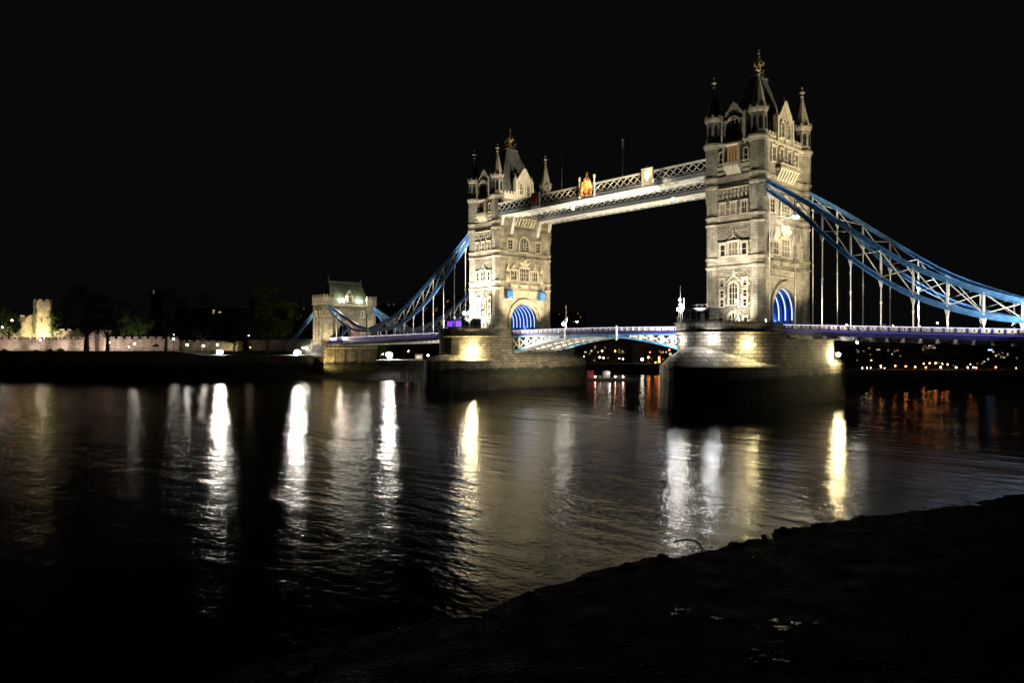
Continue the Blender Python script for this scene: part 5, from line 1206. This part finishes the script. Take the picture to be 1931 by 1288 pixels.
# ---------------------------------------------------------------- city blocks behind
def block(px, d, wd, z0, zt, label, wins, name='building', m='dark_brick', dep=14, grp='city buildings in the dark'):
    """wins: (px, py, w, h, material)"""
    c = ground(px, d, z0); t = thing(name, tuple(c), label, 'building', grp, -YAW)
    mb = MB(); H = zt-z0; mb.box(-wd/2, wd/2, 0, dep, 0, H)
    for z in [3.6*k for k in range(1, int(H/3.6)+1)]: mb.box(-wd/2-.1, wd/2+.1, -.1, 0, z-.12, z+.12)
    mb.build('wall', m, t)
    mb = MB(); mb.box(-wd/2-.25, wd/2+.25, -.25, dep+.25, H, H+.4); mb.box(-wd*.2, -wd*.05, 3, 6, H+.4, H+2.2); mb.build('roof', 'lead', t)
    for (wx, wy, ww, wh, mm) in wins:
        x = (wx-px)/FPX*d; z = CZ+(652-wy)*d/FPX-z0
        if abs(x) > wd/2-.3 or z < .3 or z > H-.2: continue
        mb = MB(); mb.box(x-ww/2-.15, x+ww/2+.15, -.12, -.02, z-wh/2-.15, z-wh/2); mb.box(x-ww/2-.15, x+ww/2+.15, -.12, -.02, z+wh/2, z+wh/2+.15); mb.box(x-ww/2-.15, x-ww/2, -.12, -.02, z-wh/2, z+wh/2); mb.box(x+ww/2, x+ww/2+.15, -.12, -.02, z-wh/2, z+wh/2); mb.box(x-.05, x+.05, -.1, -.02, z-wh/2, z+wh/2)
        f = mb.build('window', 'dark_steel', t); mb = MB(); mb.box(x-ww/2, x+ww/2, -.06, -.02, z-wh/2, z+wh/2); mb.build('pane', mm, f)
    return t
A, C, D = 'lit_amber', 'lit_cream', 'lit_dim'
M['dim_tower'] = mat('faint_brick', (.10, .06, .05), .9)
block(430, 420, 62, 10, 34, 'dark office block with scattered cream windows left of the big tree', [(394, 577, 1.0, 1.2, C), (403, 588, 1.2, 2.0, C), (415, 589, 1.8, .8, C), (380, 556, .5, 1.6, D), (439, 574, 1.4, 1.3, C), (462, 572, 2.4, 1.2, D), (482, 571, 1.2, .7, C), (488, 571, .9, .7, D), (498, 570, .6, .6, C), (345, 570, .9, .6, D)])
block(560, 430, 48, 10, 36, 'dark block with roofline lights behind the big tree and shore tower', [(530, 571, 2.2, .9, C), (553, 569, 2.6, 1.1, C), (573, 582, .6, .7, A), (568, 596, .5, .5, D), (575, 606, .5, .5, D)])
block(291, 460, 5, 10, 48, 'slender dim reddish tower far behind the tall dark tree', [(290, 550, .8, 3, D)], 'building', 'dim_tower', 5)
rnd = random.Random(5)
def rw(x0, x1, y0, y1, n, ms): return [(rnd.uniform(x0, x1), rnd.uniform(y0, y1), rnd.uniform(.5, 1.1), rnd.uniform(.5, 1.0), rnd.choice(ms)) for _ in range(n)]
block(740, 440, 36, 6, 38, 'dark block with a few dim windows behind the left chains', [(757, 549, .7, .9, D), (733, 575, 1.0, .5, D), (743, 574, .9, .6, D), (823, 585, 1, 1, A), (843, 567, .8, .9, A)]+rw(712, 770, 555, 640, 9, [D, D, A]))
block(835, 450, 34, 6, 44, 'dark block with amber windows between the left chains and the far tower', [(822, 585, 1.2, 1, A), (845, 567, .9, .9, A), (843, 569, .8, .8, A)]+rw(800, 870, 548, 640, 12, [D, D, A]))
block(1060, 470, 30, 4, 34, 'dark block right of the far tower above the drawbridge', rw(1030, 1095, 590, 640, 7, [D, D, A]))
block(1140, 360, 34, 4, 16, 'low shore block seen under the drawbridge arch', [(1122, 655, .9, 1.6, A), (1136, 662, 1.2, .9, C), (1160, 663, .9, 1.0, A), (1174, 663, .8, .9, C), (1167, 663, .6, .6, D)]+rw(1085, 1180, 655, 680, 12, [C, D, A]), dep=10)
block(1240, 352, 24, 4, 13, 'red lit shore house seen under the drawbridge near the domed cap', [(1250, 664, .6, .9, C), (1256, 664, .6, .9, C), (1264, 668, 1.2, 1.4, C), (1243, 676, .8, 1.8, 'bulb_red')]+rw(1206, 1268, 660, 684, 10, [A, 'bulb_red', A]), dep=10)
block(1752, 330, 26, 4, 14.5, 'office block with rows of cream windows under the right deck', [(1741+rnd.uniform(0, 22), 652+4*rnd.randint(0, 5), rnd.uniform(.7, 1.8), .4, rnd.choice([C, C, D])) for _ in range(26)], dep=10)
block(1668, 320, 30, 4, 12.5, 'low dark warehouse right of the yellow pier lamp', [(1656, 659, 1.6, .6, C), (1682, 668, .6, .6, C)]+rw(1612, 1700, 657, 684, 10, [D, A]), dep=10)
block(1868, 330, 28, 4, 14, 'dark block with one blue-white sign window at far right', [(1867, 660, 2.0, .6, 'led_blue'), (1893, 674, .9, .6, C)]+rw(1840, 1928, 662, 690, 14, [D, A, C]), dep=10)
block(1778, 300, 22, 4, 9, 'low orange lit terminal building with lamps before it', [(1785, 692, 5.5, 1.0, 'lit_amber'), (1752, 694, 3, .9, 'lit_amber'), (1765, 693, 2.4, 1.0, 'bulb_red')]+rw(1738, 1800, 684, 700, 12, [A, A, C]), dep=8)
# far street lamps
def far_lamp(px, py, d, m, lab, r, zg=4.2):
    m = 'bulb_soft' if m == 'bulb' else m; z = CZ+(652-py)*d/FPX; zz = max(.4, z-zg-r)
    return lamp_post(tuple(ground(px, d, zg)), zz, lab, m, r, 1, 'lamps on the far shore', False, .05)
LB = {'bulb_orange': 'small orange lamp on the dark far shore right of the nearer pier', 'bulb': 'small white lamp on the dark far shore right of the nearer pier'}
for px, py, m, r in ((1626, 694, 'bulb', .14), (1635, 694, 'bulb', .15), (1642, 694, 'bulb', .14), (1661, 690, 'bulb_orange', .24), (1661, 695, 'bulb', .14), (1668, 695, 'bulb', .13), (1688, 690, 'bulb_orange', .24), (1708, 691, 'bulb_orange', .24), (1726, 692, 'bulb_orange', .22),
        (1742, 686, 'bulb_orange', .2), (1753, 685, 'bulb_orange', .2), (1764, 685, 'bulb_orange', .25), (1777, 686, 'bulb_orange', .2), (1787, 687, 'bulb_orange', .2), (1746, 693, 'bulb_orange', .22), (1774, 693, 'bulb', .24), (1803, 694, 'bulb', .24), (1825, 695, 'bulb', .22), (1836, 696, 'bulb', .2), (1841, 694, 'bulb_orange', .2), (1878, 695, 'bulb_orange', .24), (1916, 697, 'bulb_orange', .15), (1643, 680, 'bulb_orange', .16), (1830, 687, 'bulb_orange', .14)):
    far_lamp(px, py, 256+random.uniform(-2, 8), m, LB[m], r)
tg = far_lamp(1879, 711, 246, 'bulb_green', 'only green lamp low on the far shore at right', .2, 1.0)
LM = {'bulb': 'small white lamp on the shore seen under the drawbridge', 'bulb_orange': 'small orange lamp on the shore seen under the drawbridge'}
for px, py, m, r in ((1082, 670, 'bulb', .2), (1101, 672, 'bulb', .18), (1131, 674, 'bulb', .34), (1138, 675, 'bulb', .28), (1168, 676, 'bulb', .2), (1175, 677, 'bulb', .2), (1135, 662, 'bulb_orange', .26), (1160, 662, 'bulb_orange', .26), (1211, 678, 'bulb', .55), (1223, 674, 'bulb_orange', .4), (1243, 682, 'bulb_orange', .4), (1255, 687, 'bulb', .26), (1236, 684, 'bulb_orange', .25)):
    far_lamp(px, py, 336, m, LM[m], r)
# moored pontoon under the drawbridge
pt = thing('pontoon', tuple(ground(1140, 262, 0)), 'long low dark pontoon with small lamps seen under the drawbridge', 'pontoon', None, -YAW)
mb = MB(); mb.box(-11, 12, -2, 2, -.3, 1.0); mb.build('hull', 'dark_steel', pt)
mb = MB()
for z in (1.55, 2.0): mb.box(-11, 12, -2.0, -1.94, z, z+.05)
for k in range(16): mb.box(-11+k*1.53, -10.94+k*1.53, -2, -1.94, 1.0, 2.0)
mb.build('railing', 'grey_steel', pt)
mb = MB(); mb.box(-6.2, -4.0, -1, 1, 1, 3.6); mb.build('cabin', 'red', pt); mb = MB(); mb.box(-.6, 1.8, -1, 1, 1, 2.9); mb.rings([[(-.9+3*0, -1.2, 2.9), (2.1, -1.2, 2.9), (2.1, 1.2, 2.9), (-.9, 1.2, 2.9)], [(0, -.4, 3.6), (1.2, -.4, 3.6), (1.2, .4, 3.6), (0, .4, 3.6)]]); mb.build('shelter', 'white', pt)
for x in (-10.4, -3.6, 3.6, 6.4): mb = MB(); mb.ball((x, -2.1, 1.5), .2, 8); mb.build('lamp', 'bulb_pink', pt, True)
point(tuple(ground(1140, 259.5, 3.2)), 120, (1, .95, .9), .2, pt)
# small boat-lamp buoy near the nearer pier
